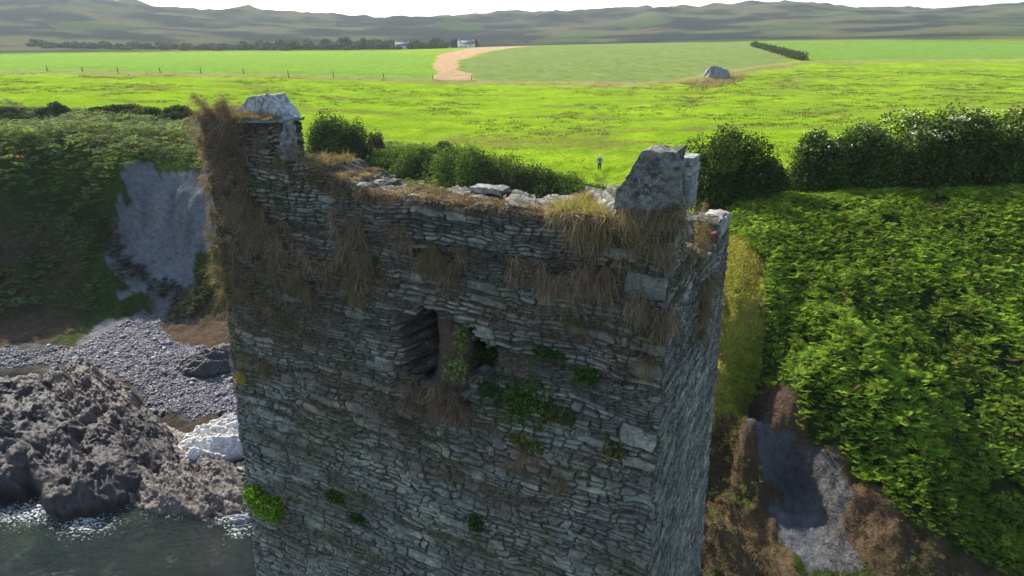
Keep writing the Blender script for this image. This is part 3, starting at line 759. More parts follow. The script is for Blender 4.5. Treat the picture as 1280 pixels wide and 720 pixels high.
T_(505,295,.5,.3,500,.25,BROWN,'small brown tuft under the wall top, left of centre',1.3)
T_(552,325,.6,.35,1300,.45,BROWN+OLIVE,'drooping brown and olive tuft above the broken window',1.5)
T_(690,345,1.0,.3,1300,.36,BROWN,'spread of brown grass right of the tuft above the window',1.4,sway=.3)
T_(745,345,.8,.45,1700,.45,BROWN,'brown hanging grass left of the big pale corner boulder',1.5,sway=.5)
T_(770,290,.9,.4,1800,.50,BROWN+STRAW,'long straw coloured grass sweeping down under the standing slab',1.2,sway=.9)
T_(815,385,.5,.25,900,.32,BROWN,'brown grass fringe beneath the big pale corner boulder',1.4)
T_(840,290,.3,.6,900,.32,BROWN+STRAW,'brown grass on the corner just right of the standing slab',1.3)
T_(815,440,.25,.6,500,.26,OLIVE+BROWN,'thin olive grass between the two pale corner boulders',1.3)
T_(545,500,1.05,.5,3400,.34,BROWN,'brown dead grass on the sill of the broken window',.9)
T_(515,525,.45,.3,800,.26,[(.10,.11,.07),(.14,.15,.10),(.10,.08,.06)],'grey green wiry tuft below the window sill',.8)
T_(660,575,.5,.3,600,.22,BROWN,'small brown tuft low on the face, right of the window',1.2)
T_(735,405,.5,.12,300,.2,OLIVE,'thin olive grass on the ledge near the corner boulders',1.2)
T_(690,600,.5,.25,500,.2,OLIVE+BROWN,'brown moss cushion low and right on the tower face',1.2)
T_(276,330,.25,.9,1300,.34,STRAW+OLIVE,'sunlit straw tuft fringing the left edge of the tower',.9,up=.9,sway=-.8)
T_(290,262,.25,.3,700,.28,YGREEN+STRAW,'yellow green tuft on the upper left edge of the tower',.8,up=.9,sway=-.6)
T_(302,470,.15,.15,350,.2,[(.45,.33,.06),(.38,.30,.06)],'little golden tuft on the left edge at half height',.8,up=.9,sway=-.4)
T_(880,380,1.6,.9,1600,.40,OLIVE+BROWN,'olive grass hanging on the shaded right hand wall',1.4,face='R')
T_(868,300,1.0,.7,1400,.35,OLIVE+BROWN,'olive brown grass on the right hand wall top behind the slab',1.,face='R',up=.8)
# merlon grass
def toptuft(px, depth, z, rw, rh, n_, L, pal, label, **k):
    return T_(px, 240, rw, rh, n_, L, pal, label, k.pop('droop', .7), 0, k.pop('up', 1.), face=('T', depth, z), **k)
T_(281,175,.85,1.1,4200,.42,REDB+BROWN+BROWN,'shaggy reddish brown grass draping the left side of the left merlon',1.2,off=.10)
T_(305,165,.9,.5,1200,.34,BROWN,'brown grass under the slab of the left merlon',1.2,off=.08)
T_(350,205,1.4,.35,1500,.22,BROWN+OLIVE,'low brown grass at the foot of the left merlon',1.,off=.06)
zm = mz1
toptuft(282,.55,zm+.02,.75,.7,5200,.42,BROWN+[(.16,.15,.10),(.12,.12,.09)],'bushy grey brown grass crowning the left merlon',droop=.5)
toptuft(330,.10,zm+.08,.9,.18,2600,.30,BROWN+STRAW,'dry grass heaped on the slab in front of the gable shaped stone',droop=.6)
toptuft(384,.6,Wt(384)+.05,.6,.6,2400,.42,STRAW+BROWN,'straw grass in the angle right of the left merlon')
toptuft(415,.7,Wt(415)+.03,.8,.7,2200,.2,REDB+STRAW,'reddish turf on the wall top nearest the left merlon')
toptuft(500,.7,Wt(500)+.03,1.4,.6,3000,.15,REDB+BROWN+STRAW,'reddish brown turf on the middle of the wall top')
toptuft(565,.4,Wt(565)+.03,.7,.5,1500,.18,REDB+BROWN,'rusty turf in front of the flat white slab on the wall top')
toptuft(632,.4,Wt(632)+.02,1.1,.4,1800,.15,REDB+STRAW,'rusty turf on the wall top right of the flat slab')
toptuft(715,.45,Wt(715)+.02,.50,.45,3000,.46,YGREEN+STRAW,'tall yellow green grass clump on the wall top left of the standing slab',droop=.45)
toptuft(742,1.0,Wt(742)+.12,.6,.3,2200,.3,STRAW+[(.4,.24,.12)],'straw grass at the back of the wall top beside the standing slab',droop=.5)
T_(805,272,.75,.18,1500,.26,STRAW+BROWN,'dry grass along the foot of the standing slab',1.2,out=.5,up=.6)
toptuft(752,.3,Wt(752)+.02,.45,.4,1800,.34,STRAW+[(.4,.24,.12)],'golden dry grass against the sloping side of the standing slab',droop=.5)
T_(735,275,.9,.12,1500,.30,STRAW+BROWN,'straw fringe spilling over the wall top left of the standing slab',1.3,up=.7)
T_(440,238,1.6,.12,1200,.2,BROWN,'brown fringe along the wall top left of centre',1.2,up=.6)
for px_, lb in [(405,'brown grass fringe where the wall top leaves the left merlon'),(480,'dry fringe on the rim left of the middle of the wall top'),(530,'dry fringe on the rim in the middle of the wall top'),(575,'dry fringe on the rim below the flat slab'),(625,'dry fringe on the rim right of the flat slab'),(672,'dry fringe on the rim where the tall yellow clump begins')]:
    T_(px_, float(np.interp(px_, [385,420,470,520,590,690], [212,232,246,254,260,268])), .85, .10, 1300, .24, REDB+BROWN+STRAW[:2], lb, 1.1, out=.5, up=.7, off=-.06)
    toptuft(px_+8, .25, Wt(px_)+.0, .8, .3, 1500, .17, REDB+STRAW+BROWN[:2], lb.replace('dry fringe', 'turf').replace('grass fringe', 'turf'))
# green ferns and ivy: leaf clouds on the wall
def leaves(P, Nn, size, colr, seed, aspect=1.6, flop=.6):
    """pointed leaves folded along the midrib: two quads each, verts shared along the middle"""
    g = np.random.default_rng(seed); n_ = len(P)
    Nn = Nn+g.normal(size=(n_, 3))*flop; Nn /= np.linalg.norm(Nn, axis=1, keepdims=True)
    t = np.cross(Nn, g.normal(size=(n_, 3))); t /= np.linalg.norm(t, axis=1, keepdims=True)+1e-9
    b_ = np.cross(Nn, t); s = (size*g.uniform(.6, 1.3, n_))[:, None]
    V = np.stack([P-t*s*aspect*.5, P+b_*s*.5, P+t*s*aspect*.5, P-b_*s*.5], 1)
    F = (np.arange(n_)*4)[:, None]+np.arange(4)[None]
    return V.reshape(-1, 3), F, np.repeat(colr, 4, axis=0)
GREEN = [(.045,.085,.018),(.07,.12,.022),(.035,.065,.015)]
BRIGHT = [(.13,.24,.025),(.20,.32,.03),(.10,.18,.02)]
def wallplant(px, py, rw, rh, n_, size, pal, label, name='fern_clump', cat='fern', depth=.15, face='F', inset=0.):
    g = np.random.default_rng(int(px*3+py)); a = g.normal(size=n_)*rw*.42; b_ = g.normal(size=n_)*rh*.42; dpt = g.random(n_)*depth
    if face == 'F': w, z = front_at(px, py); c0 = fpt(w, z, -inset)
    a = np.clip(a, -rw*.75, rw*.75); b_ = np.clip(b_, -rh*.75, rh*.75)
    P = np.empty((n_, 3)); P[:, :2] = e1*a[:, None]-e2*dpt[:, None]; P[:, 2] = b_-dpt*.3
    V, F, c = leaves(P, np.tile(np.array([-e2[0]*.8, -e2[1]*.8, .8]), (n_, 1)), size, pick(g, pal, n_), int(px))
    o = mesh_np(name, V, F, M_LEAF, col=c, loc=c0)
    return tag(o, label, cat, 'green plants rooted in the tower wall')
W_ = wallplant
W_(655,500,.85,.70,1000,.05,GREEN+[(.09,.12,.03)],'largest green fern patch, right of and below the broken window')
W_(612,484,.3,.2,250,.05,GREEN,'little green fern at the upper left of the largest fern patch')
W_(735,466,.32,.18,450,.05,GREEN+[(.08,.14,.03)],'green fern cushion right of the largest fern patch')
W_(688,440,.42,.14,350,.045,GREEN,'flat green moss streak above the fern patch')
W_(596,650,.2,.3,320,.05,GREEN,'small green fern at the very foot of the view, centre')
W_(420,618,.35,.16,320,.05,GREEN,'small fern cushion low on the left of the tower face')
W_(448,645,.3,.14,260,.05,GREEN,'fern sprig right below the low left cushion')
W_(700,515,.4,.25,400,.05,[(.10,.09,.03),(.07,.09,.03)],'olive brown fern fading beside the largest fern patch')
W_(770,560,.3,.2,250,.045,OLIVE+GREEN,'olive moss cushion low near the right corner')
W_(660,550,.5,.25,350,.045,OLIVE+GREEN,'olive green moss below the largest fern patch')
W_(580,420,.20,.36,420,.05,[(.10,.13,.04),(.16,.18,.06)],'upper pale ivy sprig beside the grey lintel stones of the window','ivy','ivy',.25)
W_(574,455,.34,.34,420,.05,[(.16,.19,.05),(.10,.13,.035),(.22,.24,.08)],'pale green ivy hanging in the middle of the window opening','ivy','ivy',.3)
W_(600,452,.45,.25,700,.055,[(.03,.05,.02),(.05,.07,.02)],'dark ivy inside the right mouth of the window','ivy','ivy',.2,inset=.5)
W_(340,628,.62,.40,1700,.075,BRIGHT,'bright lime green leafy bush on the lower left edge of the tower','leafy_bush','bush',.35)
W_(322,615,.4,.35,700,.07,BRIGHT,'sunlit lime sprig sticking out past the lower left edge','leafy_bush','bush',.3)
# moss film growing thinly across the whole face
g = np.random.default_rng(99); nm = 26000
a = g.uniform(0, TW, nm*3); z = g.uniform(-2, 9.9, nm*3)
keep = (fbm(a*.75, z*1.1, seed=97, o=5) > .08) | ((fbm(a*.6+9, z*1., seed=98, o=5) > .14)); a = a[keep][:nm]; z = z[keep][:nm]
o_ = (ZREF-z)*BAT; P = np.column_stack([LC[None]+e1*a[:, None]-e2*(o_-.02+.05*g.random(len(a)))[:, None], z])
inc = cavity(np.zeros(len(a)), a, z) > -.12; P = P[inc]; nm = len(P)
D = np.zeros((nm, 3)); D[:, :2] = -e2*.8; D[:, 2] = .4; D += g.normal(size=(nm, 3))*.4
V, F, c = blade_mesh(P, D, g.uniform(.04, .13, nm), np.full(nm, .011), np.full(nm, 1.), pick(g, OLIVE+BROWN, nm), 5, 2)
o = mesh_np('moss', V, F, M_DRY, col=c); tag(o, 'thin moss and dead grass scattered over the tower face', 'moss', kind='stuff')

# ------------------------------------------------------------------ bracken and scrub
def frond_field(name, XY, L, pal, label, cat, seed, nl=7, rise=.9, lean=(0, 0), leafw=.16, mat=None, hv=.35, bump_=.22):
    g = np.random.default_rng(seed); n_ = len(XY); L0 = L
    z = H(XY[:, 0], XY[:, 1]); a = g.uniform(0, 2*math.pi, n_); pn = fbm(XY[:, 0]/3.2, XY[:, 1]/2.6, seed=seed+70, o=4); L = L*(1+.25*pn)
    el = g.uniform(.35, 1.1, n_)*rise
    d = np.stack([np.cos(a)*np.cos(el)+lean[0], np.sin(a)*np.cos(el)+lean[1], np.sin(el)+.2], -1); d /= np.linalg.norm(d, axis=1, keepdims=True)
    hgt = g.uniform(.0, hv, n_)*L/.6
    base = np.column_stack([XY, z+hgt+bump_*pn*min(1., L0/.5)+.15]); Ls = L*g.uniform(.6, 1.25, n_)
    side = np.cross(d, (0, 0, 1)); side /= np.linalg.norm(side, axis=1, keepdims=True)+1e-9
    VV = []; col = pick(g, pal, n_, .25)*(1+.26*np.clip(pn*1.6, -1, 1))[:, None]
    col[g.random(n_) < .05] = (.20, .13, .06)
    ts = (np.arange(nl)+.5)/nl
    for t in ts:
        c = base+d*(Ls*t)[:, None]; c[:, 2] -= .45*Ls*t*t
        wl_ = (Ls*leafw*3.2*(1-t)**.7*(.5+.5*min(1, t*4)))[:, None]; hw = (Ls*.5/nl*.62)[:, None]
        tip = np.array(d); tip[:, 2] -= .9*t; tip /= np.linalg.norm(tip, axis=1, keepdims=True)
        for sg in (-1, 1):
            e = c+side*sg*wl_+tip*wl_*.35; e[:, 2] -= wl_[:, 0]*.25
            m_ = (c+e)/2
            VV.append(np.stack([c, m_-tip*hw, e, m_+tip*hw], 1))
    V = np.concatenate(VV).reshape(-1, 3); F = (np.arange(len(V)//4)*4)[:, None]+np.arange(4)[None]
    cc = np.tile(np.repeat(col, 4, axis=0), (2*nl, 1))
    return tag(mesh_np(name, V, F, mat or M_FERN, col=cc), label, cat, kind='stuff')
def scatter(poly_px, n_, seed, wob=1., extra=None):
    P = polyplan(poly_px); g = np.random.default_rng(seed)
    lo = P.min(0)-1; hi = P.max(0)+1; XY = g.uniform(lo, hi, (n_*6, 2))
    k = inpoly(XY[:, 0], XY[:, 1], P, wob, 2.5); XY = XY[k]
    if extra is not None: XY = XY[extra(XY)]
    return XY[:n_]
FERN = [(.16,.26,.025),(.23,.36,.035),(.10,.17,.018),(.29,.42,.05),(.19,.30,.025)]
XY = scatter(FERN_PX, 27000, 1, 1., lambda q: fbm(q[:, 0]/2.1, q[:, 1]/1.8, seed=19) > -.5)
frond_field('bracken', XY, .47, FERN, 'dense bright green bracken covering the slope right of the tower', 'bracken', 3, nl=7)
XY = scatter([(-120,140),(100,142),(180,146),(262,146),(300,200),(262,214),(210,200),(150,206),(130,260),(135,330),(120,390),(-120,380)], 17000, 2)
frond_field('scrub', XY, .85, [(.10,.15,.045),(.14,.19,.07),(.07,.11,.03),(.17,.22,.09)], 'dull green bracken and bramble on the cliff top left of the tower', 'scrub', 4, nl=5, leafw=.2, bump_=1.1)
XY = scatter([(385,180),(470,178),(560,186),(660,212),(760,236),(860,262),(860,290),(700,300),(560,285),(380,260)], 9000, 5)
frond_field('bramble', XY, .6, [(.10,.16,.03),(.16,.22,.05),(.07,.11,.025),(.22,.26,.09)], 'bramble and bracken along the bank behind the tower top', 'bramble', 6, nl=5, leafw=.2)
# thin patches on the cliff and in the gully
XY = scatter([(100,200),(150,300),(200,400),(300,440),(330,400),(290,300),(262,340),(235,250),(215,320),(200,370),(140,345)], 4200, 7, 3., lambda q: fbm(q[:, 0]/3, q[:, 1]/3, seed=9) > .02)
frond_field('cliff_scrub', XY, .5, [(.05,.07,.025),(.075,.09,.035),(.07,.06,.03)], 'dark weeds on the shaded earth cliff left of the tower', 'weeds', 8, nl=4, leafw=.22)
XY = scatter([(870,470),(940,500),(1000,520),(1060,560),(1100,640),(1230,690),(1250,740),(1080,740),(1070,640),(1000,540),(930,520),(960,620),(1000,740),(860,740)], 420, 10, 1.2, lambda q: fbm(q[:, 0]/1.1, q[:, 1]/1.1, seed=10) > .22)
frond_field('gully_weeds', XY, .38, [(.05,.08,.02),(.09,.12,.03),(.10,.09,.03)], 'thin weeds in the earth gully below the bracken slope', 'weeds', 11, nl=4, leafw=.2)
# yellow grass strip by the tower
def grass_patch(name, XY, L, pal, label, cat, seed, wd=.03, droop=.5, mat=None, kind='stuff', per=1, segs=2, spread=.12):
    g = np.random.default_rng(seed); XY = np.repeat(XY, per, axis=0)+g.normal(size=(len(XY)*per, 2))*np.array([1.6, .8])*spread*(per > 1)
    n_ = len(XY); P = np.column_stack([XY, H(XY[:, 0], XY[:, 1])]); D = g.normal(size=(n_, 3))*.4; D[:, 2] = 1
    V, F, c = blade_mesh(P, D, L*g.uniform(.5, 1.2, n_), np.full(n_, wd), np.full(n_, droop), pick(g, pal, n_), seed, segs)
    return tag(mesh_np(name, V, F, mat or M_DRY, col=c), label, cat, kind=kind)
XY = scatter([(905,290),(935,300),(960,340),(955,400),(940,480),(925,530),(885,560),(875,500),(885,400)], 9000, 21, 1.)
grass_patch('yellow_grass', XY, .40, [(.38,.38,.05),(.48,.44,.10),(.28,.32,.05),(.24,.15,.07)], 'yellow green grass strip between the tower and the bracken', 'grass', 22, .035)
XY = scatter([(870,540),(930,530),(1000,515),(1080,560),(1200,680),(1180,740),(1060,740),(1040,600),(980,545),(940,560),(960,640),(980,740),(860,740)], 8000, 23, 1.2)
grass_patch('gully_grass', XY, .26, [(.15,.10,.055),(.20,.13,.08),(.11,.08,.04),(.10,.10,.035)], 'brown and olive grass on the banks of the gully', 'grass', 24, .03)

# rushes and rough tufts over the field
g = np.random.default_rng(31); n0 = 60000
azr = np.radians(g.uniform(-50, 50, n0)); rad = np.sqrt(g.uniform(45**2, 290**2, n0))
XY = np.column_stack([np.sin(azr)*rad, np.cos(azr)*rad]); hh = H(XY[:, 0], XY[:, 1])
nz = fbm(XY[:, 0]/14, XY[:, 1]/14, seed=35, o=4)
k = (hh > -.1) & (nz > .12-.10*(XY[:, 0] > 0)) & (g.random(n0) < .55)
pm = inpoly(XY[:, 0], XY[:, 1], zone['midL']) | inpoly(XY[:, 0], XY[:, 1], zone['meadow']) | inpoly(XY[:, 0], XY[:, 1], zone['path']) | inpoly(XY[:, 0], XY[:, 1], zone['limeR'])
XY = XY[k & ~pm][:4200]
grass_patch('rushes', XY, .55, [(.09,.12,.02),(.13,.15,.03),(.18,.14,.05),(.06,.09,.015)], 'dark rushes and rough tufts dotted over the lime green field', 'rushes', 36, .08, .4, M_RUSH, per=16, spread=.38)

# ------------------------------------------------------------------ bushes
def bush(px, py, rx, ry, rz_, n_, size, pal, label, seed, name='bush', cat='bush', group=None, flowers=0, lumps=26, loc=None, stems=True, zoff=0.):
    c0 = ground(px, py) if loc is None else np.array(loc, float)
    g = np.random.default_rng(seed)
    root = empty(name, tuple(c0), label, cat, group)
    lc = []
    for i in range(lumps):
        v = g.normal(size=3); v[2] = abs(v[2])*.9-.15; v /= (np.abs(v)**3.2).sum()**(1/3.2)
        f = g.uniform(.50, .66); lc.append((v*np.array([rx, ry, rz_])*f+np.array([0, 0, rz_*.15]), g.uniform(.34, .5)))
    idx = g.integers(0, lumps, n_); cen = np.array([l[0] for l in lc])[idx]; rad = np.array([l[1] for l in lc])[idx]
    v = g.normal(size=(n_, 3)); v /= np.linalg.norm(v, axis=1, keepdims=True)
    rr_ = rad*(g.random(n_)**.25)*g.uniform(.8, 1.12, n_)
    P = cen+v*rr_[:, None]*np.array([rx, ry, rz_*.8])
    P[:, 2] *= rz_/np.percentile(P[:, 2], 99.85); P = P[P[:, 2] > -.6]; v = v[:len(P)]; n2_ = len(P)
    out = P/np.array([rx, ry, rz_]); out /= np.linalg.norm(out, axis=1, keepdims=True)
    tone = (.75+.5*hsh(idx[:n2_], seed))[:, None]
    V, F, c = leaves(P, out+np.array([0, 0, .3]), size, pick(g, pal, n2_, .3)*tone, seed, 1.7, .7)
    fo = mesh_np('foliage', V, F, M_LEAF, root, col=c)
    if stems:
        m_ = 9; a = g.uniform(0, 2*math.pi, m_); SV = []; SF = []
        for i in range(m_):
            p0 = np.array([math.cos(a[i])*.15*rx, math.sin(a[i])*.15*ry, -.5]); p1 = np.array([math.cos(a[i])*.55*rx, math.sin(a[i])*.55*ry, rz_*.6])
            for k_, t in enumerate(np.linspace(0, 1, 5)):
                p = p0+(p1-p0)*t+np.array([0, 0, .15*rz_*math.sin(t*3)]); r_ = .10*(1-.8*t)*max(.6, rz_/4)
                for q_ in range(6): SV.append(p+np.array([math.cos(q_*math.pi/3)*r_, math.sin(q_*math.pi/3)*r_, 0]))
            b_ = i*30
            for k_ in range(4):
                for q_ in range(6): SF.append((b_+k_*6+q_, b_+k_*6+(q_+1) % 6, b_+k_*6+6+(q_+1) % 6, b_+k_*6+6+q_))
        mesh_np('stem', np.array(SV), np.array(SF), M_BARK, root)
    if flowers:
        top = P[(P[:, 2] > rz_*.62) & (P[:, 1] < ry*.6)]
        if len(top):
            hub = top[g.integers(0, len(top), 60)]
            ci_ = hub[g.integers(0, len(hub), flowers)]
            FPt = ci_+g.normal(size=(flowers, 3))*np.array([.22, .22, .08])+np.array([0, 0, .22])
            V, F, c = leaves(FPt, np.tile((0, -.3, 1.), (flowers, 1)), .14, pick(g, [(.72,.70,.50),(.8,.78,.6)], flowers, .1), seed+1, 1.1, .5)
            mesh_np('blossom', V, F, M_LEAF, root, col=c)
    return root
DARK = [(.035,.055,.012),(.05,.08,.016),(.07,.11,.02),(.045,.065,.016)]
MID = [(.06,.10,.018),(.09,.15,.025),(.12,.19,.03),(.05,.08,.018)]
def bxy(px, Yd):  # plan position under a column of the picture at depth Yd
    d = ray(px, 250); X = d[0]/d[1]*Yd; return (X, Yd, float(H(np.array([X]), np.array([Yd]))[0]))
GH = 'tall hedge bushes behind the bracken slope'
def hb(px, Yd, topy, rx, ry, n_, size, pal, label, seed, group, **k):
    loc = bxy(px, Yd); d = ray(px, topy); h_ = CAMZ+d[2]/d[1]*(Yd-.3*ry)-loc[2]
    return bush(0, 0, rx, ry, max(h_, .8), n_, size, pal, label, seed, loc=loc, group=group, **k)
hb(905,46,163,3.5,2.8,30000,.13,DARK,'rounded dark bush standing alone just right of the slab, behind the tower',201,GH)
hb(955,45.5,200,1.6,1.8,8000,.12,DARK,'small dark bush leaning on the right of the lone rounded bush',202,GH)
hb(1015,47,166,2.7,2.4,22000,.13,DARK+MID,'left hand bush of the hedge, first after the gap',203,GH,flowers=120)
hb(1062,46.6,156,2.6,2.4,18000,.13,DARK+MID,'second bush of the hedge, its blossom rising to the right',207,GH,flowers=200)
hb(1112,46.5,143,3.2,2.8,30000,.13,DARK+MID,'tall third hedge bush topped with white blossom',204,GH,flowers=480)
hb(1168,46,138,3.4,2.8,30000,.13,DARK+MID,'tallest hedge bush, fourth along, white blossom along its top',205,GH,flowers=520)
hb(1240,46,139,4.0,2.8,20000,.15,DARK+MID,'hedge bush at the far right margin of the view',206,GH,flowers=200)
GB = 'bushes on the bank behind the tower'
hb(422,74,140,3.1,2.8,20000,.16,DARK+MID,'big round dark bush right of the left merlon',211,GB)
hb(455,75,150,1.7,1.8,5000,.16,DARK,'dark ragged bush on the right shoulder of the big round bush',212,GB)
hb(476,82,162,1.1,1.2,2500,.16,[(.10,.09,.04),(.06,.06,.03)],'small brown thorn bush beyond the big round bush',213,GB)
for i, (px, Yd, rx, ty, pal, lab) in enumerate([
    (500,72,3.6,186,MID+BRIGHT[2:],'low green bush in the bank behind the wall top, next after the thorn bush'),
    (532,69,3.5,182,MID+BRIGHT[2:],'green bush in the bank, second after the thorn bush'),
    (568,64,3.3,182,MID+BRIGHT[2:],'bright green leaning bush behind the flat white slab'),
    (602,61,3.2,184,MID+BRIGHT[2:],'tallest bright green bush right of the flat white slab'),
    (634,60,3.2,196,MID+OLIVE[:1],'grey green bush in the middle of the bank'),
    (668,58.5,3.2,205,DARK+[(.09,.11,.05)],'dull green bush right of the middle of the bank'),
    (703,57.5,3.2,219,MID,'dark low bush behind the wall top, two before the walker'),
    (738,56.5,3.0,231,MID,'dark low bush just below the walker'),
    (560,74,1.5,178,DARK,'small dark bush at the field edge behind the bright ones')]):
    hb(px,Yd,ty,rx,2.2,11000,.13,pal,lab,220+i,GB,lumps=26)
GL = 'dark bushes along the cliff edge of the left field'
for i, (px, Yd, rx, ty, lab) in enumerate([
    (96,98,2.4,128,'small dark bush at the left end of the field edge'),(150,98,3.5,134,'low dark bush on the field edge, first of the row'),(178,97,4.2,131,'dark spreading bush in the middle of the field edge row'),
    (212,94,3.4,134,'dark bush on the field edge between two others, left of the tower'),(243,92,3.2,133,'dark bush on the field edge against the left merlon'),(40,98,4,134,'dark bush on the field edge beyond the left margin')]):
    hb(px,Yd,ty,rx,2.,7000,.2,DARK+[(.08,.09,.04)],lab,240+i,GL,lumps=14)
# far hedgerow and trees
GF = 'trees beyond the far field'
ft = [(325,640,7,6),(352,655,9,8),(385,640,6,5),(410,660,14,13),(432,665,16,15),(455,660,13,13),(478,660,12,11),(520,665,9,10),(545,670,12,12),(570,672,11,10),(592,675,9,10),(306,650,6,5)]
names_f = ['small far tree left of the far tree belt','far tree second from the left of the belt','low far bush before the tall far trees','tall far tree, left of the tallest','tallest far tree above the green field','tall far tree, right of the tallest','far tree left of the white cottage','far tree between the two cottages','far tree left of the second cottage','far tree behind the path','far tree right of the second cottage','leftmost small far tree']
for i, (px, Yd, w, h_) in enumerate(ft):
    d = ray(px, 60); X = d[0]/d[1]*Yd; zz = float(H(np.array([X]), np.array([float(Yd)]))[0])
    bush(0,0,w*.6,w*.5,h_*.8,1800,1.1,DARK,names_f[i],260+i,'tree','tree',GF,loc=(X,Yd,zz),lumps=14)
g = np.random.default_rng(290); WB = []
for px in np.arange(40, 560, 5.):
    d = ray(px, 60); Yd = 650+g.normal()*14; X = d[0]/d[1]*Yd; zz = float(H(np.array([X]), np.array([Yd]))[0]); hh_ = g.uniform(2.5, 7.5)*(1.25 if px > 300 else .8)
    v = g.normal(size=(260, 3)); v /= np.linalg.norm(v, axis=1, keepdims=True); WB.append(v*np.array([5., 4., hh_*.55])*g.uniform(.6, 1.1, (260, 1))+np.array([X, Yd, zz+hh_*.5]))
WB = np.concatenate(WB); V, F, c = leaves(WB, np.tile((0, -.3, 1.), (len(WB), 1)), 1.3, pick(g, DARK, len(WB)), 291)
tag(mesh_np('woodland', V, F, M_LEAF, col=c), 'dark belt of scrub and trees along the far edge of the green field', 'woodland', kind='stuff')
hp = [ground(*p) for p in [(941,58),(955,61.5),(968,65.5),(980,69),(992,73),(1003,75.5)]]
hd = empty('hedgerow', tuple(hp[0]), 'dark hedge running down between the two far fields on the right', 'hedge')
g = np.random.default_rng(300); PP = []
for a_, b_ in zip(hp[:-1], hp[1:]):
    t = g.random(1500)[:, None]; PP.append(a_+(b_-a_)*t+g.normal(size=(1500, 3))*np.array([1.2, 1.5, .8])+np.array([0, 0, 1.6]))
P = np.concatenate(PP); V, F, c = leaves(P-hp[0], np.tile((0, -.3, 1.), (len(P), 1)), .7, pick(g, DARK, len(P)), 301)
mesh_np('foliage', V, F, M_LEAF, hd, col=c)

# ------------------------------------------------------------------ fence across the field
fpts = [ground(px, py) for px, py in [(60,91),(104,92),(148,93),(201,93.5),(252,94.5),(305,95.5),(361,97),(417,98.5),(480,100),(541,101.5),(590,103)]]
fen = empty('field_fence', tuple(fpts[0]), 'post and wire fence crossing the far side of the lime green field', 'fence')
def boxm(lo, hi):
    x0, y0, z0 = lo; x1, y1, z1 = hi
    return np.array([(x0,y0,z0),(x1,y0,z0),(x1,y1,z0),(x0,y1,z0),(x0,y0,z1),(x1,y0,z1),(x1,y1,z1),(x0,y1,z1)]), np.array([(0,3,2,1),(4,5,6,7),(0,1,5,4),(1,2,6,5),(2,3,7,6),(3,0,4,7)])
posts = []
for i, p in enumerate(fpts):
    V, F = boxm((-.13, -.13, -.5), (.13, .13, 2.0)); V[4:, 0] += random.uniform(-.12, .12); V[4:, :2] *= .85
    mesh_np('post', V, F, M_WOOD, fen, loc=tuple(p-fpts[0]+np.array([0, 0, .3])))
WV = []; WF = []
for a_, b_ in zip(fpts[:-1], fpts[1:]):
    for hz in (.9, 1.5, 2.0):
        pts_ = []
        for p in (a_, b_): pts_ += [p-fpts[0]+np.array([0, 0, hz-.02]), p-fpts[0]+np.array([0, 0, hz+.02]), p-fpts[0]+np.array([0, .03, hz])]
        k0 = len(WV); WV += pts_; WF += [(k0, k0+3, k0+4, k0+1), (k0+1, k0+4, k0+5, k0+2), (k0+2, k0+5, k0+3, k0)]
mesh_np('wire', np.array(WV), np.array(WF), M_WIRE, fen)

# ------------------------------------------------------------------ cottages
M_WHITE = mat_flat('limewash', (.75, .75, .72), .8, 1, .06); M_SLATE = mat_flat('slate_roof', (.13, .13, .15), .7, 2, .2); M_GLASS = mat_flat('window_glass', (.03, .035, .04), .2, 1, .1)
def cottage(px, Yd, L, label, rz_):
    d = ray(px, 60); X = d[0]/d[1]*Yd; z0 = float(H(np.array([X]), np.array([float(Yd)]))[0])
    h = empty('cottage', (X, Yd, z0), label, 'cottage', None, rz_)
    W2, Hh, Rr = 3.2, 3.2, 6.2
    V = np.array([(-L/2,-W2,-1),(L/2,-W2,-1),(L/2,W2,-1),(-L/2,W2,-1),(-L/2,-W2,Hh),(L/2,-W2,Hh),(L/2,W2,Hh),(-L/2,W2,Hh)])
    mesh_np('wall', V, boxm((0,0,0),(1,1,1))[1], M_WHITE, h)
    V = np.array([(-L/2,-W2,Hh),(-L/2,W2,Hh),(-L/2,0,Rr-.15),(-L/2+.3,0,Rr-.15),(L/2,-W2,Hh),(L/2,W2,Hh),(L/2,0,Rr-.15),(L/2-.3,0,Rr-.15)])
    mesh_np('gable', V[:4], np.array([(0,2,3,1)]), M_WHITE, h); mesh_np('gable', V[4:], np.array([(0,1,3,2)]), M_WHITE, h)
    e = .35; V = []
    for x in (-L/2-e, L/2+e):
        V += [(x,-W2-e,Hh-.25),(x,0,Rr),(x,W2+e,Hh-.25),(x,-W2-e,Hh-.05),(x,0,Rr+.22),(x,W2+e,Hh-.05)]
    mesh_np('roof', np.array(V), np.array([(3,9,10,4),(4,10,11,5),(0,1,7,6),(1,2,8,7),(0,6,9,3),(2,5,11,8),(0,3,4,1),(1,4,5,2),(6,7,10,9),(7,8,11,10)]), M_SLATE, h)
    for x in (-L/2+.6, L/2-.6):
        V, F = boxm((x-.45, -.4, Rr-.5), (x+.45, .4, Rr+1.1)); mesh_np('chimney', V, F, M_WHITE, h)
    for x in (-L*.3, L*.3):
        V, F = boxm((x-.5, -W2-.05, 1.0), (x+.5, -W2+.1, 2.2)); mesh_np('window', V, F, M_GLASS, h)
    V, F = boxm((-.45, -W2-.05, -.1), (.45, -W2+.1, 2.05)); mesh_np('door', V, F, M_SLATE, h)
cottage(503, 640, 13, 'white cottage with a grey roof among the far trees', .3)
cottage(583, 650, 16, 'second white cottage at the head of the pink track', -.15)

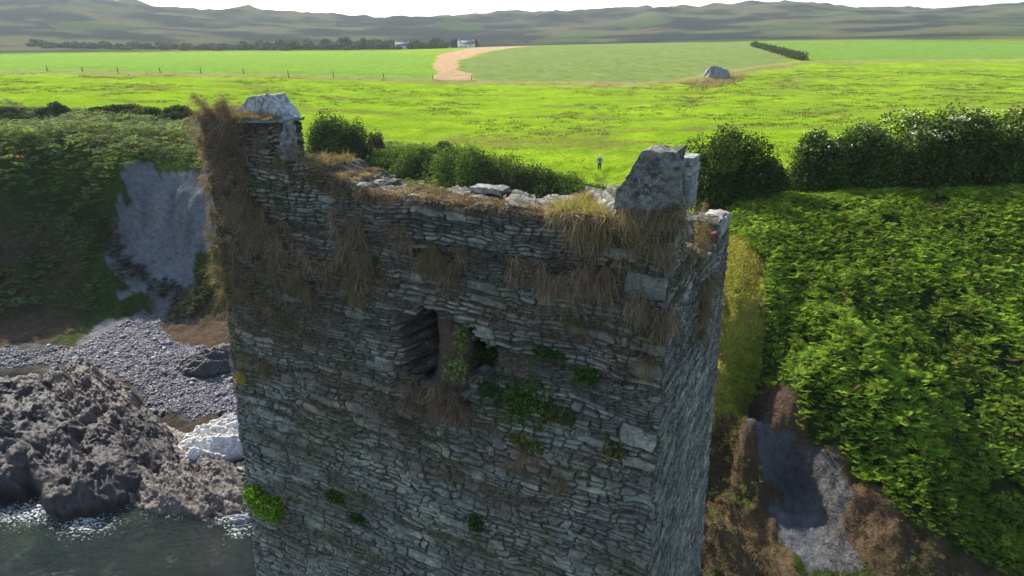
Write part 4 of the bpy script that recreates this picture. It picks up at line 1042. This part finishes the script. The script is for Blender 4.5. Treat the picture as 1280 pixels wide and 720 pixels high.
def rockfield(name, rx, ry, rz_, seed, pal, n1=230, n2=150, saw=3.2, blunt=.5):
    X, Y = np.meshgrid(np.linspace(-1, 1, n1), np.linspace(-1, 1, n2)); sc_ = max(rx, ry)
    xr, yr = X*rx, Y*ry
    rad = np.sqrt(X**2+Y**2)+.22*fbm(xr/sc_*3+seed, yr/sc_*3, seed=seed, o=4)
    env = np.clip(1-rad**2.6, -1, 1); e = np.sign(env)*np.abs(env)**blunt
    wq = yr/ry*saw*.5+.30*fbm(xr/1.8+seed, yr/1.8, seed=seed+1, o=4)+.10*xr/rx
    fr = wq-np.floor(wq); tooth = np.where(fr < .78, fr/.78, (1-fr)/.22)
    r1 = ridge(xr*.3+seed, yr*.9, 0., o=3, seed=seed+2); r2 = ridge(xr*1.1, yr*1.4+seed, 0., o=5, seed=seed+3)
    r3_ = ridge(xr*.5+seed, yr*2.4+.8*xr, 0., o=4, seed=seed+9)
    st = np.floor(5*fbm(xr*.7, yr*.9, seed=seed+4, o=3))/5
    fine = fbm(xr*5, yr*7, seed=seed+5, o=4)
    Z = rz_*(e*(.50+.30*tooth+.12*r1+.20*st)) + e*(.10*r2+.17*r3_+.07*fine)*min(1.2, rz_)
    dx = .10*rz_*fbm(xr*1.3, yr*1.3, seed=seed+6, o=4); dy = -.22*Z*.6
    t = np.clip(.42+.25*r2+.3*r3_+.5*fine+.2*st, 0, 1).ravel()[:, None]
    col = np.array(pal[0])*(1-t)+np.array(pal[1])*t
    wet = sst(.6, .1, Z.ravel()+.15*fine.ravel())[:, None]; col = col*(1-.6*wet)
    return mesh_np(name, np.stack([(xr+dx).ravel(), (yr+dy).ravel(), Z.ravel()], -1), grid_faces(n2, n1), M_ROCK, col=col)

# ------------------------------------------------------------------ knoll outcrop in the field
kp = ground(895, 98)
o = rockfield('rock_outcrop', 5.0, 3.8, 5.6, 78, ((.09,.09,.09),(.32,.31,.29)), 110, 80, 1.6, blunt=1.2); o.location = kp+np.array([0, 1.5, -.4])
tag(o, 'pointed grey rock mound rising from the field on the right', 'rock')
XY = scatter([(845,104),(880,99),(915,97),(935,92),(925,103),(880,112)], 900, 41, 2.)
grass_patch('mound_grass', XY, 1.0, [(.34,.24,.12),(.40,.31,.16),(.22,.2,.07)], 'tawny grass around the grey rock mound', 'grass', 42, .25, .4, M_RUSH, per=4)
# tawny growth along the bank
g = np.random.default_rng(44); bp = np.array(bankpts); PB = []
for a_, b_ in zip(bp[:-1], bp[1:]):
    L_ = np.linalg.norm(b_-a_); m_ = int(min(900, L_*4)); PB.append(a_+(b_-a_)*g.random((m_, 1))+g.normal(size=(m_, 2))*1.8)
grass_patch('bank_grass', np.concatenate(PB), 1.0, [(.26,.2,.09),(.2,.17,.07),(.12,.11,.05),(.3,.25,.12)], 'tawny rough grass along the bank between the fields', 'grass', 45, .22, .5, M_RUSH, per=3)

# ------------------------------------------------------------------ sea rocks
def searock(px, py, z, rx, ry, rz_, rot, seed, label, pal, sub=6, **k):
    x, y = at_z(px, py, z)
    o = rockfield('sea_rock', rx*1.12, ry*1.15, rz_, seed, pal, *((230, 150) if sub > 5 else (110, 80)), **k)
    o.location = (x, y, min(z, -9.2)-.25); o.rotation_euler = (0, 0, rot)
    return tag(o, label, 'rock', 'rocks on the shore below the tower')
DR = ((.016,.013,.014),(.066,.055,.050)); BR = ((.05,.039,.032),(.17,.14,.117)); PALE = ((.42,.38,.35),(.68,.65,.60))
searock(104,562,-9.6,6.4,2.7,2.5,-.75,1001,'biggest dark rock on the shore, at the left margin',DR)
searock(20,540,-9.4,6.5,4.5,3.2,-.7,1002,'dark rock mass beyond the left margin',DR)
searock(108,500,-9.0,5.6,2.2,2.9,-.72,1003,'brown topped rock behind the biggest dark rock',((.03,.024,.022),(.13,.10,.085)))
searock(165,535,-9.6,5.8,1.6,2.1,-.74,1004,'dark rock fin running down towards the channel',DR)
searock(200,602,-10.2,3.8,2.0,1.7,-.6,1005,'brown rock beside the water, left of the ledge',BR)
searock(245,600,-10.0,3.8,1.9,1.5,-.6,1006,'broad sunlit brown rock ledge above the water',BR)
searock(285,628,-10.1,1.5,1.1,.8,-.5,1007,'low brown rock at the right tip of the ledge',BR,5)
searock(301,651,-10.1,.75,.6,.6,.2,1008,'small round boulder at the foot of the tower edge',((.12,.12,.12),(.3,.3,.3)),5)
searock(225,562,-10.0,3.6,.8,1.2,-.74,1009,'narrow brown rock rib beside the channel',((.12,.10,.09),(.26,.22,.19)),5)
searock(272,555,-9.8,2.3,2.0,1.7,.1,1010,'large pale sunlit boulder beside the tower edge',PALE,6)
searock(302,528,-9.4,2.2,1.2,.9,.5,1011,'pale rock behind the large sunlit boulder',((.2,.19,.18),(.4,.38,.36)),5)
searock(304,583,-10.0,.9,.7,.45,.1,1012,'small white boulder in front of the large pale one',PALE,5)
searock(272,440,-8.4,2.6,2.0,1.6,.4,1013,'dark rock at the cliff foot against the tower edge',((.03,.03,.03),(.07,.065,.06)),5)
searock(190,655,-10.7,1.0,.7,.9,.4,1014,'dark wet rock awash near the bottom of the picture',DR,5)
searock(230,462,-9.0,.5,.4,.35,.4,1015,'small dark stone on the pebble beach',DR,4)
# pebbles on the beach
g = np.random.default_rng(50); XY = scatter([(-60,440),(100,432),(140,405),(190,392),(215,425),(262,440),(300,470),(345,500),(350,525),(285,520),(235,528),(212,520),(190,520),(150,480),(100,452),(-60,470)], 11000, 51, 1.)
n_ = len(XY); sz = g.uniform(.04, .10, n_)*(1+1.5*(g.random(n_) > .98)); c0 = np.column_stack([XY, H(XY[:, 0], XY[:, 1])+sz*.2])
oc = np.array([(1,0,0),(0,1,0),(-1,0,0),(0,-1,0),(0,0,.7),(0,0,-.7),(.6,.6,.45),(-.6,.6,.45),(-.6,-.6,.45),(.6,-.6,.45)])
V = (oc[None]*(1+.3*g.normal(size=(n_, 10, 1)))*sz[:, None, None]+c0[:, None]).reshape(-1, 3)
tri = np.array([(0,6,9),(1,7,6),(2,8,7),(3,9,8),(6,4,9),(7,4,6),(8,4,7),(9,4,8),(0,1,6),(1,2,7),(2,3,8),(3,0,9)])
F = (tri[None]+(np.arange(n_)*10)[:, None, None]).reshape(-1, 3)
o = mesh_np('pebbles', V, F, M_ROCK, col=np.repeat(pick(g, [(.17,.16,.175),(.22,.205,.22),(.13,.12,.13)], n_), 10, axis=0)); tag(o, 'grey lilac pebbles covering the cove beach', 'pebbles', kind='stuff')
# ------------------------------------------------------------------ walker
def skinned(name, pts, edges, mat, parent, lvl=2):
    me = bpy.data.meshes.new(name); me.from_pydata([p[:3] for p in pts], edges, []); me.materials.append(mat)
    o = bpy.data.objects.new(name, me); C.objects.link(o); o.parent = parent

    md = o.modifiers.new('skin', 'SKIN')
    for i, p in enumerate(pts):
        r_ = p[3]; me.skin_vertices[0].data[i].radius = (r_, r_*(p[4] if len(p) > 4 else 1))
    me.skin_vertices[0].data[0].use_root = True
    md.use_smooth_shade = True
    s = o.modifiers.new('sub', 'SUBSURF'); s.levels = lvl; s.render_levels = lvl
    return o
wp = ground(749, 213.5)
pr = empty('person', tuple(wp), 'person standing in the field in a grey blue jacket, dark trousers and pale cap', 'person', None, .3)
pr.scale = (1.0, 1.0, 1.0)
M_SKIN = mat_flat('skin', (.5, .32, .24), .6, 4, .05); M_JK = mat_flat('jacket_cloth', (.16, .18, .27), .8, 8, .1); M_TR = mat_flat('trouser_cloth', (.05, .05, .055), .8, 8, .1); M_CAP = mat_flat('cap_cloth', (.7, .72, .7), .7, 8, .05); M_SHOE = mat_flat('shoe_leather', (.05, .035, .03), .5, 8, .1)
skinned('body', [(0,0,.95,.13,.8),(0,0,1.2,.14,.75),(0,0,1.42,.13,.7),(0,0,1.5,.06),(0,-.01,1.58,.075),(0,-.02,1.68,.095,1.1),(0,-.01,1.75,.07),
                 (.10,0,.88,.09),(.11,-.03,.5,.062),(.11,.02,.09,.045),(.11,-.14,.04,.04),(-.10,0,.88,.09),(-.11,0,.5,.062),(-.12,.05,.09,.045),(-.12,-.10,.04,.04),
                 (.20,0,1.40,.06),(.26,.02,1.12,.045),(.25,-.12,.90,.034),(.25,-.17,.83,.035),(-.20,0,1.40,.06),(-.30,.02,1.14,.045),(-.34,-.10,.92,.034),(-.35,-.15,.85,.035)],
        [(0,1),(1,2),(2,3),(3,4),(4,5),(5,6),(0,7),(7,8),(8,9),(9,10),(0,11),(11,12),(12,13),(13,14),(2,15),(15,16),(16,17),(17,18),(2,19),(19,20),(20,21),(21,22)], M_SKIN, pr)
skinned('jacket', [(0,0,.90,.17,.8),(0,0,1.2,.175,.75),(0,0,1.42,.16,.75),(0,0,1.50,.085),(.21,0,1.41,.08),(.27,.02,1.12,.064),(.26,-.11,.93,.05),(-.21,0,1.41,.08),(-.31,.02,1.14,.064),(-.345,-.09,.95,.05)],
        [(0,1),(1,2),(2,3),(2,4),(4,5),(5,6),(2,7),(7,8),(8,9)], M_JK, pr)
skinned('trousers', [(0,0,.96,.15,.85),(.10,0,.86,.115),(.11,-.03,.5,.085),(.11,.02,.12,.068),(-.10,0,.86,.115),(-.11,0,.5,.085),(-.12,.05,.12,.068)], [(0,1),(1,2),(2,3),(0,4),(4,5),(5,6)], M_TR, pr)
skinned('cap', [(0,.0,1.72,.105,1.1),(0,-.01,1.79,.08),(0,-.14,1.72,.05)], [(0,1),(0,2)], M_CAP, pr)
for sx, fy_ in ((.11, .0), (-.12, .03)):
    skinned('shoe', [(sx, fy_+.05, .05, .05), (sx, fy_-.16, .035, .045)], [(0, 1)], M_SHOE, pr)

# ------------------------------------------------------------------ light
SAZ, SEL = -42., 37.
w = bpy.data.worlds.new('World'); bpy.context.scene.world = w; w.use_nodes = True
nt = w.node_tree; bg = nt.nodes['Background']; sk = nt.nodes.new('ShaderNodeTexSky'); sk.sky_type = 'NISHITA'; sk.sun_disc = False
sk.sun_elevation = R(SEL); sk.sun_rotation = R(SAZ); sk.air_density = 1.; sk.dust_density = 1.
nt.links.new(sk.outputs[0], bg.inputs[0]); bg.inputs[1].default_value = .12
sd = bpy.data.lights.new('sun', 'SUN'); sd.energy = 4.2; sd.angle = R(.5); sd.color = (1, .95, .86)
so = bpy.data.objects.new('sun', sd); C.objects.link(so); so.rotation_euler = (R(90-SEL), 0, math.pi+R(-SAZ)) 
hzv, hzf = boxm((-5400, -5400, -16), (5400, 5400, 190))
hm = bpy.data.materials.new('haze_air'); hm.use_nodes = True; hn_ = hm.node_tree; hn_.nodes.remove(hn_.nodes['Principled BSDF'])
pv = hn_.nodes.new('ShaderNodeVolumePrincipled'); pv.inputs['Color'].default_value = (.82, .88, 1, 1); pv.inputs['Density'].default_value = .00012; pv.inputs['Anisotropy'].default_value = .2
hn_.links.new(pv.outputs[0], hn_.nodes['Material Output'].inputs['Volume'])
tag(mesh_np('haze', hzv, hzf, hm), kind='stuff')
sc = bpy.context.scene
sc.view_settings.view_transform = 'Standard'; sc.view_settings.look = 'None'; sc.view_settings.gamma = 1; sc.view_settings.use_curve_mapping = False
sc.view_settings.exposure = 1.15
# check: direction the sun shines from
import mathutils
dv = so.rotation_euler.to_matrix() @ mathutils.Vector((0, 0, 1)); print('sun from', dv)
